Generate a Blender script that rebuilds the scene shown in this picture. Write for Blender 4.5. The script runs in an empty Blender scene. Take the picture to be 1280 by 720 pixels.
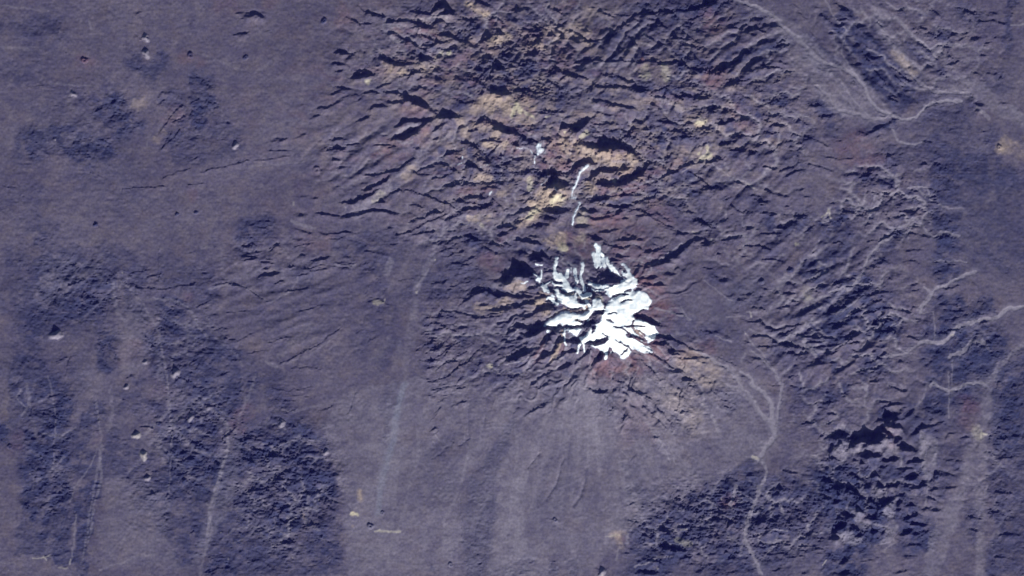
import bpy, math
import numpy as np

scene = bpy.context.scene
# ------------------------------------------------------------------ units: one map cell = 50 m
CELL = 50.0
CX, CY = 640.0, 360.0
def W(x, y): return (x - CX) * CELL, (CY - y) * CELL

# ------------------------------------------------------------------ camera, sky, sun, exposure
SUN_EL, SUN_SIDE = 25.5, 15.0            # elevation, degrees east of south
ALT = 400000.0
cam_data = bpy.data.cameras.new('camera'); cam = bpy.data.objects.new('camera', cam_data)
scene.collection.objects.link(cam); scene.camera = cam
cam.location = (0, 0, ALT)
cam_data.sensor_width = 36.0
cam_data.lens = 36.0 * ALT / (1280 * CELL)
cam_data.clip_start = 1000.0; cam_data.clip_end = 2.0e6

world = bpy.data.worlds.new('World'); scene.world = world; world.use_nodes = True
wt = world.node_tree; wt.nodes.clear()
sky = wt.nodes.new('ShaderNodeTexSky'); sky.sky_type = 'NISHITA'; sky.sun_disc = False
sky.sun_elevation = math.radians(SUN_EL); sky.sun_rotation = math.radians(180 - SUN_SIDE)
bg = wt.nodes.new('ShaderNodeBackground'); bg.inputs['Strength'].default_value = 0.05
wo = wt.nodes.new('ShaderNodeOutputWorld')
wt.links.new(sky.outputs[0], bg.inputs[0]); wt.links.new(bg.outputs[0], wo.inputs[0])

sd = bpy.data.lights.new('sun', 'SUN'); sd.energy = 5.0; sd.angle = math.radians(0.5); sd.color = (1.0, 0.96, 0.90)
sun = bpy.data.objects.new('sun', sd); scene.collection.objects.link(sun)
sun.rotation_euler = (math.radians(90 - SUN_EL), 0, math.radians(SUN_SIDE))   # light travels to the north, a little west
sun.location = (0, 0, 60000)
scene.view_settings.view_transform = 'Standard'; scene.view_settings.look = 'None'
scene.view_settings.exposure = 0.58; scene.view_settings.gamma = 1.0
scene.view_settings.use_curve_mapping = False
TAN = math.tan(math.radians(SUN_EL))
AWAY = np.array([-math.sin(math.radians(SUN_SIDE)), -math.cos(math.radians(SUN_SIDE))])  # where shadows fall (map, y down)
scene.cycles.pixel_filter_type = 'GAUSSIAN'; scene.cycles.filter_width = 1.8      # the photograph's soft optics
SURVEY = """
@ 384 0 5
d4 640,60 700,85 770,85 820,50 870,45 910,90
d6 800,60 850,30 890,60 915,100
d4 500,135 560,130 620,125 660,130 700,160 760,170 830,130 900,150
d6 690,155 745,172
d3 370,70 430,100 490,105
d4 500,215 545,210 600,235 650,260 700,295 740,315
d6 450,340 490,375 520,400
d4 500,390 560,405 630,400
d5 670,340 700,360 740,370 790,370
d4 730,290 790,280 830,255
d5 810,215 880,220 940,245 1000,265 1050,290
d3 930,230 960,200 1010,190
d4 960,130 1010,115 1050,140
d5 270,490 320,485 360,470 410,465
d3 310,440 360,445 400,465
d3 190,320 220,335 265,340
d2 150,400 200,395 250,410 280,435
d2 170,420 215,425
d3 130,590 180,580 240,575
d3 180,540 230,550 270,560
d3 350,585 400,570 450,580
d3 60,680 130,670 190,630 240,600 300,590 340,600
d4 310,630 340,610
d4 380,690 410,665 460,655 500,665
d4 480,635 540,645 600,635
d8 590,600 650,620 700,640 760,670 800,710
d9 840,700 900,710
d3 1100,260 1150,230 1200,200 1230,215
d5 1180,195 1220,212
d5 1060,0 1110,30 1160,40
d3 1150,110 1220,130
d5 1070,600 1100,560
d8 1130,560 1200,575 1285,575
d5 1100,440 1150,420 1200,430 1240,430
d3 620,500 660,460 720,450
d3 345,148 410,145
d3 480,575 540,580 590,590
d3 700,540 730,560
d3 820,300 880,320 940,300
d3 950,640 1000,650 1050,630
d3 1000,480 1060,500 1110,480
k10*0.6 380,90 470,110
k16*0.6 520,370 600,370 700,350
k24*0.9 1180,340 1220,400
k20*0.7 1100,440 1180,470 1260,480
k14*0.6 980,200 1100,190
k16*0.5 900,640 1020,640
k14*0.5 560,40 820,30
y6*0.9 885,330
y12*0.5 860,330 820,370
w4*0.8 890,335
o12*0.6 540,440 600,450
o10*0.5 740,430 800,410
y8*0.6 380,510
o9*0.9 1010,20 1060,50 1110,90
o10*0.6 1140,270 1200,250 1250,230
r12*0.5 1160,150 1240,160
r12*0.5 640,290
r14*0.5 560,190 700,200 800,220
p5*0.8 520,225 560,260 600,255
r20*0.4 620,680 720,690
r20*0.35 230,80 220,140
p4 990,590 1030,600
w3*0.7 1170,590
o20*0.6 1150,640 1230,640 1270,670
o14*0.5 1040,690 1090,640
r22*0.3 750,540 850,480
p5*0.7 680,120 750,125 820,100 870,110
p6*0.6 480,160 560,165 640,170 700,190
@ 640 0 5
d4*1 730,130 770,95 850,85 930,75 1020,70 1100,65 1160,50 1220,30 1280,5
d3 390,400 450,385 520,380 600,385 700,385 780,390
d3 780,390 880,385 960,400 1040,390
d5 1040,390 1120,430 1200,440
d6 1110,460 1160,460
d3 300,240 370,245 430,270 490,265 570,240 640,195 720,150
d5 820,340 850,345
d3 560,80 640,110
d3 640,95 710,105
d3 820,215 880,255 940,290
d3 710,215 760,260 790,300
d3 1060,280 1130,295 1190,300
d3 1120,250 1170,265
d4 570,465 620,470 650,480
d4 520,540 580,555 620,540 680,545 760,550 840,555
d5 740,560 800,570 850,570
d3 860,590 920,560 960,540 1010,540
d4 970,570 1030,600 1080,590 1150,610 1240,615
d4 500,625 570,640 640,650 700,670 770,690
d4 600,660 660,670
d4 660,690 720,705
d3 840,640 890,660 930,685
d6 1230,680 1280,680
d3 190,600 240,590
d4 190,690 260,700 330,700
d4 150,540 200,570 240,590
d3 310,500 360,460
d5 0,560 60,570 100,560
d3 0,290 40,300
d4 0,380 40,390
d4 90,270 140,270 190,250
d3 660,480 700,500 740,520
d2 760,125 830,140
d3 850,120 920,140 960,180
d3 1000,240 1080,240
d3 420,180 480,200
d3 70,180 130,200 180,190
d3 1090,130 1150,115 1190,100
k50*0.45 800,30 1000,40
k40*0.6 820,60 1000,70 1180,60
k40*0.45 900,200 1040,230
k40*0.5 60,200 150,190
k50*0.6 80,560 160,500 250,540
k30*0.5 500,560 700,570 860,560
k14*0.8 880,560 1080,590 1200,600
k26*0.4 560,340 700,350 900,330
k26*0.5 300,640 420,600
k30*0.5 640,260 720,220
k40*0.6 1080,410 1200,440
k50*0.4 20,300 60,380
e60*0.6 200,400
y14*0.6 830,430 820,470
y12*0.4 950,420 960,490
p10*0.6 430,430 540,410 620,400 760,400
w2.5*0.8 860,378
r5*0.9 815,380
p2.5*0.9 780,150 790,190 830,230 870,260
p3*0.8 810,270 900,300
p2.5 740,300 790,310
o20*0.35 490,80 420,200 480,240
r20*0.4 290,350 350,300
r24*0.3 180,240 60,240
r26*0.45 1260,480
r20*0.3 1230,170
y9*0.8 30,660 50,700
w3*0.8 20,490
w3*0.8 90,580
o12*0.5 120,660
p8*0.5 470,640 560,690
p8*0.6 900,610 1000,650 1060,690
g20*0.3 350,100 450,100
o10*0.5 130,270 200,300
r10*0.4 300,60 380,30
@ 384 144 5
d4 310,40 350,20 390,0
d6 560,75 600,45 650,35 720,40 800,25
d7 520,145 580,135 640,120 700,100
d5 640,125 680,90 760,40
d5 790,100 830,65 880,30
d7 800,10 860,5 950,10
d6 1060,55 1090,20
d8 1130,30 1190,70 1240,95 1290,110
d3 150,155 230,148
d3 170,205 230,215
d3 150,270 200,265
d3 190,335 240,320
d3*0.7 30,335 80,345
d3 240,180 320,180
d2.5 400,190 480,185 550,195
d3 500,210 560,195
d3 340,370 420,375 500,360 560,345 610,310 680,260
d4 350,465 420,440 480,410 520,380
d4 220,545 290,545 350,515 400,480 440,465
d3 660,205 700,210
d3 780,155 820,140
d3 840,260 880,240 930,230
d3 690,350 740,330 790,320
d4 800,300 860,310 910,340 960,360
d3 780,400 840,390 890,365
d4 850,450 910,435 960,410
d3 520,480 570,475 630,470 680,480 740,500 790,520 840,540 890,555 930,590
d3 60,610 130,625 210,635 280,630 350,610 410,585 470,590 530,610 580,615
d3 640,670 680,655 730,640 770,610 830,595
d4 740,620 800,600 840,605
d3 850,660 900,640 950,625
d5 950,530 1010,515 1070,510 1120,515
d5 970,590 1050,580 1120,570 1160,560
d3 940,430 1040,430 1130,425 1220,420
d4 1080,470 1140,440 1200,455
d6 1000,310 1060,330 1110,350
d7 1080,260 1130,300 1180,320
d4 1160,360 1220,365
d3 950,170 1000,175 1060,190
d6 1030,180 1090,230 1130,270
d3 1150,520 1200,560 1240,600
d3*0.6 440,545 480,530
d3 650,560 720,575
d3 660,345 700,370 780,370
d5 1180,710 1230,690 1290,690
d3 1000,100 1080,90
d3 1080,160 1160,165 1240,160
d3 500,130 470,130
k16*0.4 150,220 250,200 320,190
k20*0.35 330,380 440,390 560,340
k40*0.7 1060,260 1150,290 1230,340
k20*0.5 960,560 1140,570
r16*0.6 740,100 720,160
r12*0.5 430,260 500,230
r10*0.5 960,480 1060,470 1160,450
o12*0.6 1060,380 1130,390
o14*0.45 620,380 660,340
y10*0.35 420,530 470,490
p16*0.5 300,620 430,520 560,400 680,280 800,100
o10*0.7 1110,190 1180,210 1240,190
p2.5*0.9 1180,215 1250,170
p2.5*0.9 1120,190 1170,200
w3*0.9 975,210
w4*0.9 970,265
w3*0.9 940,310 965,300
w2.5*0.7 1090,330 1130,310
w2.5 1140,500 1150,475
p4*0.8 1000,640 1090,630 1150,620
o8*0.6 1020,650 1130,640
o12*0.5 1200,490 1260,470
p5*0.7 820,170 900,110
p5*0.5 990,100 1000,40
p4*0.7 560,110 610,80 680,65
p4*0.6 560,160 600,180 660,160
y6*0.4 1090,690
@ 640 144 5
d7 390,120 430,70 470,30 500,20
d9 350,90 420,85 460,60
d7 420,165 460,180 500,195 560,205
d12 520,195 600,190 700,190 730,215
d8 560,350 640,345 740,330
d6 440,310 480,290 540,310
d8*0.9 380,350 410,310 460,290
d8 470,400 510,360 560,340
d9 540,410 590,430 660,430 720,400 780,370 830,330
d10 160,360 240,360 330,370
d12 200,420 270,420 350,410
d14 230,440 330,440
d7 20,100 70,140 120,180
d5 120,150 150,170
d4 190,150 260,170
d5 300,100 330,60 380,90
d4 500,540 570,520 640,500 690,500 740,490 790,470
d4 760,550 820,530 880,510 900,490
d4 560,560 640,570 700,575 760,560
d4 570,620 640,600 700,600
d3 720,600 780,590 830,600 880,640 950,680 1020,710
d5 430,590 490,600 540,600
d5 390,690 450,695 490,690
d4 290,590 350,590
d8 180,590 240,600 330,600
d8 200,640 280,660
d4 60,500 100,480
d4 80,540 130,510
d4 30,610 100,590 160,570
d3 10,680 60,660 130,620
d4 0,360 80,360 130,340
d4 880,420 930,400 960,370 1010,350 1060,340
d4 1020,340 1090,310 1180,290 1230,300
d4 1180,190 1220,180
d4 920,40 990,45
d3 1080,20 1180,20
d3 1090,50 1140,60
d5 820,90 860,80 900,70
d4 760,230 770,190
d3 920,295 990,290
d5 1200,450 1250,450
d4 1060,600 1130,610
d4 1070,570 1100,590
d3 1100,350 1170,390 1230,440
d3 820,430 880,440
d3 640,660 720,640
d4 1150,640 1200,680 1250,700
d3 980,560 1030,560
d3 870,200 890,220
d3 980,150 1060,140 1120,130
d3 500,60 580,50 680,60
d3 600,100 680,90 740,110
d4 0,180 60,190
d5 1000,100 1080,100
k60*0.5 850,100 1000,110 1100,60
k50*0.5 880,200 960,260
k50*0.5 650,190 780,200
k24*0.9 250,420 200,410
k30*0.8 760,360 850,310
k70*0.4 1000,480 1120,520 1200,430
k30*0.6 1180,650 1240,680
k40*0.5 230,650
k40*0.5 600,560 820,540
k26*0.6 60,110 120,160
o26*0.7 340,160 420,230 520,270 640,290 760,280
p6*0.6 360,140 430,210 520,260 640,300 740,300
r20*0.6 560,240 640,250 700,255
r40*0.6 250,250 320,220 330,300
w8*1 170,190 160,240 180,220
w10*0.8 190,230
w3 140,260 140,300
w2.5*0.7 30,205 100,210 130,240
w4*1 470,320 430,360 400,420 380,460 370,500
w3*0.7 440,330 520,335
w9*0.7 390,510 360,540
w4*1 420,545 400,590 385,640 380,680
w2.5*0.8 260,440 270,470
w2.5*0.6 180,440 215,400
y5*0.8 640,410
w3*0.6 610,400 650,420
r8*0.5 600,390 680,370 740,340
o16*0.8 240,500 260,540 180,540
o26*0.9 170,560 230,510 280,500
y12*0.9 260,540 290,510 310,540
y10*0.8 150,590 110,640
y8*0.5 110,460 110,400
o8*0.6 140,410
o12*0.6 40,680 120,650
y18*0.4 440,650 440,620
r22*0.6 540,660 600,640
o14*0.6 470,450 500,460
r16*0.5 560,480 720,470 800,440
r12*0.5 820,380 940,360 1050,300
r22*0.35 900,570 960,640
o20*0.35 1160,250 1220,240
y10*0.8 1160,45 1200,45
p4*0.9 1120,40 1220,50
p4*0.8 1220,185
p4*0.7 1200,250 1240,240
y3*0.8 335,110
y5*0.6 430,140 465,110
w2 210,15 240,10
o12*0.5 60,30 120,50
r16*0.5 90,80
r14*0.4 20,240
p3*0.7 920,280 980,280
p2.5*0.7 560,510 640,475 780,450 900,400
@ 512 288 5
d3 20,30 100,10 170,5
d3 190,95 240,65 310,40 370,30
d5 370,30 420,55 440,90
d4 560,30 620,15
d3 660,60 730,65 790,75 840,85
d3 750,40 820,40
d3 430,90 500,120 560,150
d3 590,80 640,95
d3 250,205 310,200 370,180 400,165
d2 220,255 310,240 380,220
d3 140,330 190,325 240,310
d8 590,260 640,260 700,260 760,240
d10 560,310 600,310 650,290
d7 690,270 750,275 780,260
d7 770,180 830,150 870,170
d4 380,390 430,360 490,350
d6 430,375 500,370 540,400 600,400
d4 320,460 350,430 400,400 450,385
d3 430,470 490,455
d3 560,430 600,425
d4 560,500 630,485 700,460 740,450
d4 620,405 680,415 720,400
d3 490,500 560,500 600,485
d3 640,480 700,460 740,455
d3 640,385 660,340 700,340
d5 730,370 790,350
d3 800,480 750,440
d2.5 100,550 180,540 250,535 300,545
d2.5 180,510 270,510 350,520 420,545 500,545 580,530
d2 550,585 620,580
d3 640,600 700,600 740,610 790,630 850,610
d2 90,700 150,690 200,700
d2.5 200,590 280,590
d3 300,210 380,210
d2 280,280 340,260 400,250
d2 250,360 330,330 400,320
d2 180,140 240,120 300,110
d3 680,650 740,640 800,645
d3 640,620 600,660
k60*0.45 130,320 260,300 400,110
k20*0.6 400,60 520,120
k24*0.5 600,80 700,130
k40*0.6 780,150 860,190 700,250
k16*0.7 480,370 580,400
r20*0.4 540,200 480,180
r10*0.5 600,40 560,80
o14*0.5 440,490 540,490 600,450
o12*0.5 620,340 700,350
p3*0.7 700,330 710,370 670,400
p6*0.5 520,350 600,340 680,300
w2.5*0.8 770,270 820,310
w3*0.9 820,250 820,300
w2.5*0.8 790,210 830,220
w6*0.9 830,350 850,370
o14*0.7 880,70 900,50 950,40
y11*0.9 950,100 970,110
o6*0.8 920,80 960,90
r30*0.5 1040,40 1060,80 1080,110
y20*0.3 1060,50
p9*0.25 170,100 110,220 60,330 40,450 20,600 20,720
w2.5*0.8 45,385
y2*0.6 160,185
@ 640 288 5
W3*1 600,350 680,335 770,310 795,340 760,370 840,400 872,450 850,495 800,500 770,525 790,545 840,565 870,600 900,640 860,690 800,700 760,660 820,710 870,760 820,760 760,740 730,790 640,770 560,760 500,720 440,705 430,680 470,650 510,620 550,560 560,500 600,460 620,420 580,390
W2*0.95 230,550 300,520 330,500 420,520 500,500 500,430 560,430 580,460 580,500 500,560 470,600 430,640 400,680 330,620 300,590 270,610 220,640 200,600
W2*0.95 250,270 270,170 295,170 280,260 330,290 370,340 400,390 390,420 440,470 380,490 330,470 280,440 270,350
w5 275,250 270,300 300,340
w6 330,320 350,370 390,420
w4*0.9 440,200 430,260 440,330 445,380
w2.5*0.8 410,240 400,320
w2*0.7 370,220 370,260
w8*0.9 540,110 530,170 540,230
w5*0.9 510,140 520,220
w5 590,170 600,210 620,250
w5 620,220 660,280 700,310
w9*0.9 700,260 740,290
w6*0.7 690,210 730,250
w3 470,360 530,375 590,375
w6*0.8 500,340 520,340
w3 330,600 330,700
w4*0.8 370,460 450,490
w4 470,440 440,480
w3*0.8 340,720 320,640
w6*0.8 250,410 230,440
w3*0.7 190,330 200,360
W1*0.8 150,300 190,260 190,310 170,330
o20*0.7 190,430 160,480 210,450
y16*0.7 300,400 360,400
y10*0.5 250,560
o22*0.9 360,540 440,520
r7*1 460,500 450,540
o9*1 470,480 450,530
y18*0.5 540,450 560,490
c30*0.5 400,610 370,580
c16*0.6 540,430
n7 300,240 320,200 330,170
n6 300,230 300,280
n7 380,170 400,200 350,220
n5 380,290 400,360 420,400
n5 460,290 480,330 480,400
n4 415,240 418,330
n6 470,200 460,260
n7*1 520,280 580,300
n4*1 565,180 580,250
x9 545,260 600,290 670,310
x8 580,320 640,310
x6 640,280 680,310
x4 625,410 670,400 720,395
x3 680,450 750,430
x3*0.8 590,560 630,570
x4 770,520 820,495
x7 130,520 180,490 240,475 290,480
x6 60,540 120,530
x7 440,600 480,580 510,550
x6 490,540 520,510 560,505
x5 440,400 490,400
x4 420,430 460,450 480,440
x4 380,280 400,370
x4 210,440 270,460
x3 330,480 380,490 430,490
x7 780,540 850,560 910,590
x3 700,600 780,590 830,600
x3 720,660 790,690 830,710
x3 900,660 960,670 1000,690
x5 220,610 290,620 310,630
x6 350,690 410,690
x5 290,140 320,150
x5 130,170 180,180
x5 650,150 700,160
n10 610,300 650,310
d5 0,600 60,600 100,620 160,620 200,600
d3 780,225 850,230 900,215
d5 900,215 960,190 1030,150 1080,100 1130,60
d4 1130,60 1180,55
d3 1020,20 1100,20
d3 960,190 1020,205
d3 1180,80 1260,75
d3 1190,240 1270,230
d4 790,295 850,300 900,295
d4 800,320 860,340 960,340
d3 660,60 740,50 800,60
d3 700,100 760,90 820,120
d4 820,130 900,125 960,100
d3 890,85 930,100
d2 950,270 1000,265
d3 480,20 520,45 560,60
d5 500,50 550,60
d3 590,60 610,120
d3 870,560 920,580
d2 1000,510 1060,520 1110,560
d3 560,120 580,160
d3 610,180 680,190
r40*0.7 840,330 880,420 900,490
r14*0.7 790,430 930,480
r30*0.35 700,150 800,170 900,180
r30*0.5 820,660 760,600
p2.5*0.9 890,490 940,500 1000,510 1080,540 1120,560
p2*0.5 980,490 1040,490 1090,540
p2*0.9 800,190 870,215 930,180 1000,130 1060,80
k14*0.4 980,180 1040,130 1080,80
p3*0.5 1170,250
w3*0.5 1130,10 1180,15
y8*0.4 850,630
@ 512 400 5
x5 800,60 840,60
d3 640,40 700,30 760,55 840,50
d3 600,90 650,60 700,50
d2.5 600,140 680,120 750,100 800,90
d2.5 570,180 640,160 700,130
d2.5 590,110 640,100
d7 600,255 650,230 710,205 770,180
d3 630,200 690,160 740,140
d6 810,170 850,130 880,90 930,70
d6 780,250 840,220 890,205 920,150 940,110
d5 900,250 950,220 1000,195 1060,180
d4 860,340 920,310 980,285 1030,260
d3 870,270 900,240
d5 990,130 1050,130 1080,110
x5 1100,150 1160,140 1220,120
x7 1080,40 1130,30 1160,10
d7 1150,270 1190,230 1210,180
d4 1050,250 1090,220 1120,190
d3 1110,330 1090,380 1080,410
d3 750,410 790,380 830,350 870,335
d2.5 790,430 840,410 880,395
d2 740,580 800,560 840,530 850,520
d2.5 720,590 770,570 820,545 850,520 
d3 660,560 710,550
v2.5 900,470 920,430
d2 90,90 160,80
d2 40,190 90,160 150,130 
d2 110,210 150,190 200,170 230,130
d2 120,260 170,250 220,230 250,180
d2.5 110,290 160,295
d2 270,330 320,290 360,260 400,210 440,180
d2 240,350 290,310 330,280
d2 140,380 210,360 260,340
d2 110,390 180,380
d2 150,460 190,430 240,430
d2 290,430 350,420
d2 260,540 310,515 350,510
d2.5 130,690 160,670 190,680
d2 120,640 170,590 190,540
d2 290,400 320,360 350,350
d2 380,350 420,310 450,260
d2 200,480 240,470
d2 90,40 140,20 200,20
d2 180,60 240,50 300,70
d2 540,50 600,40
d2 60,250 150,255 240,260 310,255
k30*0.5 540,320 600,350 640,310
k40*0.5 620,120 720,100
k24*0.5 870,480 920,440
k26*0.5 1200,460 1250,540
k30*0.3 380,330 440,300
p2*0.9 600,280 660,265 720,245 760,220
p2*0.8 550,190 600,130 680,60
p2*0.8 760,270 800,220 850,150 860,100
p2*0.7 650,190 710,150 770,110
p2*0.7 870,280 920,250 970,220
p2*0.9 760,400 820,350 900,320 970,280
p2*0.7 800,430 860,410
y5*0.5 510,285
y7*0.3 500,290
r8*0.6 830,150 790,250
r8*0.6 970,160 930,190
r12*0.6 1160,240 1140,370
o4*0.6 960,60 950,140 880,260
w3*1 1220,160 1225,240
w3 1080,150 1090,200
n4 1250,180 1240,200
r10*0.5 1190,300
p60*0.3 1060,330 1060,450 1060,620
p90*0.25 1060,600 1060,750
P12*0.45 1060,300 1090,400 1150,480 1260,600 1260,720 900,720 930,600 1030,400
P14*0.2 560,520 700,450 860,520 760,560 640,720 480,720
p2*0.4 200,130 180,220
p2*0.6 190,110 230,90 250,70
p2*0.6 160,270 280,250 350,240 380,200
p2*0.5 110,200 170,200 220,180
@ 740 400 5
x4 220,95 290,110 340,130
x4 280,60 330,100
x3 150,130 230,170 280,210
d5 350,100 400,105 450,110 510,125
d5 380,140 430,155 470,135
x5 20,150 70,140
x7 20,270 50,210
x3 120,180 130,210
x4 180,210 220,180
d5 460,180 500,200 540,240
d3 290,240 340,270 380,310 410,360
d3 480,290 560,320
d5 470,310 520,325 560,325
d6 560,365 600,370 640,375
d4 600,400 650,420
d3 330,190 400,230 460,260 500,300
d3 310,150 370,190 430,250
d3 420,130 480,160 560,230
d3 500,120 570,150 640,190 700,200
d3 540,230 600,240 680,245
d2.5 640,250 720,270
d2.5 620,230 740,240
d3 160,380 200,390 230,420 260,450 320,465 370,490
d2.5 370,490 410,550 450,580 490,640 500,700
d2.5 260,320 270,380
d2 540,540 550,450 570,400
d3 1000,90 1070,100 1130,110
d3 1060,20 1110,50 1160,60 1210,45 1280,30
d3.5 1110,120 1180,150 1280,160
d3 1180,100 1240,90
d4 1220,200 1280,215
d3 1210,350 1280,350
d3 1230,410 1280,410
d2.5 760,70 830,90 870,120
d2.5 680,60 760,80
d2.5 780,230 850,260 900,280
d2.5 800,280 870,320 890,350
d3 920,350 960,350
d3 980,230 1060,250
d2 1040,290 1010,310
d2 1000,280 960,250
d2 690,340 720,370
d2 700,380 750,400
d2 560,570 630,580
d2 520,560 600,600
d2 770,430 850,470
d2 800,490 880,520
d2 820,540 860,550
d2 740,440 800,480
d2 1110,410 1180,410
d4 180,640 210,580
d3 130,460 150,430
d3 110,560 140,540
d2 0,600 60,600
d2 60,220 150,290
v2 100,330 90,450 95,570
v2 130,340 120,440 130,560
v2 220,330 250,400
v2 360,280 400,370
v2 450,420 470,500 500,600
v2 540,480 530,560
v2 400,480 470,570
v2 560,600 600,690
k70*0.35 380,20 600,80 800,100
k50*0.3 740,80
k30*0.6 570,370 600,430 600,500
k26*0.5 820,460 880,520
k14*0.6 190,620 200,580
k40*0.4 100,440
r50*0.7 180,240 260,250 320,200
r30*0.4 100,300 20,300
r40*0.4 260,560 330,640 230,700
r12*0.8 350,180 400,210 450,240
r20*0.5 580,230 720,180
o36*0.4 600,290 680,310 740,350
o40*0.3 500,480 600,560 640,640
p30*0.3 450,260 640,300 820,360
P30*0.3 200,380 500,420 700,500 640,720 250,720 150,500
p2*0.7 310,200 380,250 460,290 520,330
p2*0.6 410,170 480,240 560,260
p2.5*0.9 600,260 640,262
p3*0.7 560,280 640,340 680,420 700,500 700,540
p5*0.5 690,520
p4*0.7 740,590 770,650 790,700
p2*0.6 440,420 480,500 480,590 590,680
p2*0.6 300,480 380,560 420,640 450,680
p2*0.6 290,300 260,350 270,400
p2*0.6 540,540 620,590 700,690
p2*0.6 500,560 560,590
p2*0.6 780,540 840,570
p3*0.5 760,530 860,580
R3*0.8 640,190 720,230 780,270 850,300 890,350 930,420
R3*0.8 850,410 930,430 980,460 1020,520 1060,590 1110,640 1140,710
R3*0.9 930,330 980,350 1020,410 1070,460 1110,500 1120,560 1120,620
R2*0.7 1000,200 1060,250 1100,290 1160,340 1180,420 1180,480 1160,560 1155,700
R2.5*0.6 700,210 760,260 840,290
R4*0.6 880,300 920,370 940,430
p3*0.6 960,210 930,260
@ 850 240 2.977
R4*0.9 1130,560 1090,555 1050,600 1010,610
p2.5*0.6 240,520 300,600 350,660 370,714
p2*0.6 0,430 30,470
p3*0.5 40,620 120,650 200,680
p3*0.5 60,660 130,700
@ 850 0 2.977
R3*1 200,0 250,12 300,35 345,60 375,90 400,115 440,140 465,170 500,205 540,235 600,255 650,280 685,320 705,370 740,410 790,430 830,445
R5*0.7 400,115 460,170 520,225
R3*1 830,445 880,435 910,405 940,380 1000,375 1050,375
R3*0.8 510,320 560,370 590,410 650,425 720,445 790,430
R2*0.6 590,340 630,380 650,420
R2.5*0.7 730,80 760,130 800,180 840,250 880,300 940,340 1000,345 1080,345
R2*0.7 790,480 810,530 860,540 900,530
p2*0.8 120,610 190,660 240,680 270,700
p2*0.6 10,640 60,610
p2.5*0.8 1230,90 1280,92
p14*0.35 560,280 640,400 680,430
p14*0.4 380,120 420,190 500,260
p8*0.5 730,40 750,110
p6*0.7 800,180 840,210 850,260
p12*0.35 950,180 1050,290 1130,360
p9*0.6 1240,400 1280,450
o12*0.4 800,200 870,270
r20*0.4 140,90 100,60
r24*0.5 120,300
o20*0.5 60,450 40,460
w3*0.9 60,455
o9*0.7 70,470 100,450
y8*0.7 110,580 80,590
y4*0.7 70,570
r20*0.4 200,420 240,480
r30*0.35 620,560 700,590 650,520
o16*0.5 1210,540 1270,570
p5*0.7 1110,400 1150,440
o10*0.5 1190,560 1230,560
P5*0.3 1000,290 1080,330 1120,380 1010,340
k30*0.8 20,60 100,30 180,0
k30*0.5 230,60 320,110 340,140
k26*0.8 210,210 290,200 390,160
k14*0.9 150,250 210,210
k40*0.5 280,240 330,280
k20*0.7 30,260 80,250
k12*0.8 130,405 180,420
k12*0.7 160,530 230,560
k26*0.6 190,550 280,550
k30*0.6 340,370 380,380
k30*0.6 500,400 560,430
k24*0.4 560,480 610,530
k24*0.4 540,60 600,100
k40*0.5 650,200 740,300 800,360
k30*0.5 700,160 780,230 850,300
K4*0.5 830,140 870,150 940,200 1000,260 1000,310 950,270 880,230 840,180
K8*0.55 1215,0 1240,0 1235,120 1230,200 1200,230 1210,80
K10*0.4 820,350 960,345 900,390 820,420
K20*0.45 950,400 1070,390 1100,520 1180,600 1280,640 1280,720 950,720 930,600 900,560 880,500
k16*0.7 680,490 790,455
k24*0.6 680,660 720,660
k40*0.4 760,590 860,570
k24*0.5 960,120 1000,130
k30*0.4 1060,30 1120,90
k30*0.4 1160,300 1200,310
k40*0.4 1140,500 1180,560
k20*0.35 600,90
k40*0.35 460,500 420,600
k60*0.3 80,680 30,690
k14*0.5 520,190 590,230
K6*0.4 440,130 490,130 590,215 570,240 520,210
@ 880 0 6.4
d3 760,100 800,140 830,160
d3 700,20 760,60
d4 920,110 960,130 1000,170
d3 1000,270 1050,265
d5 1080,200 1130,205
d3 1080,160 1150,160
d3 1050,10 1100,60 1150,90
d4 1230,205 1280,220
d4 1210,360 1240,350
d4 1210,520 1270,515
d3 190,160 240,120
d3 200,220 300,230 350,190
d5 390,170 440,150
d3 370,270 410,280
d4 420,230 480,260
d6 560,370 610,375 660,360
d4 590,340 640,320
d5 220,500 290,460 340,420
d4 440,520 520,540 590,540
d4 540,430 560,460
d3 370,500 440,480
d3 600,495 660,510
d5 10,580 100,570 200,530
d5 170,680 240,660 300,650
d4 150,30 210,15
d4 0,40 60,30 120,20
d3 90,210 130,200
d3 0,410 30,410
d3 0,550 30,545
d3 1190,640 1220,690
d3 880,50 930,60
d3 350,570 390,560
d3 560,660 600,640
d3 650,580 700,575
d3 850,250 900,300
@ 1080 0 6.4
d3 0,350 50,390
d3 0,430 60,520 120,600 190,700
d3 210,530 270,580 330,625 390,660
d3 740,60 790,75
d4 800,80 850,100 900,105
d3 1000,95 1080,98
d3 910,175 980,165 1060,165
d4 1060,175 1140,180
d3.5 740,320 800,300
d3.5 850,325 900,310 940,300
d3 1030,305 1110,300
d4 570,300 620,270
d4 690,270 750,270
d3 780,270 830,260
d3 670,520 720,500 770,480
d3 620,375 670,378
d3 680,440 710,470
d4 930,440 970,440
d3 870,570 920,590
d3 980,590 1050,585 1080,580
d4 280,80 320,70
d2.5 460,210 540,270
d2.5 450,340 530,420 600,490
d2.5 100,170 160,240
d3 220,350 250,345
d3 1120,570 1080,640
d3 960,350 1020,340
d3 80,470 150,450
d3 380,250 410,230
d3 560,70 620,140
d3 240,600 330,670
@ 880 112 6.4
d6 40,155 110,155
d6 130,175 200,170
d5 110,270 170,265 230,235
d5 300,240 340,235
d5 120,430 200,425
d5 230,385 290,375
d5 80,545 150,540
d7 230,490 300,480
d5 330,520 400,505 440,490
d4 500,210 560,205 610,200
d3 480,245 520,250
d4 530,290 600,285 640,280
d4 380,375 430,370
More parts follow.
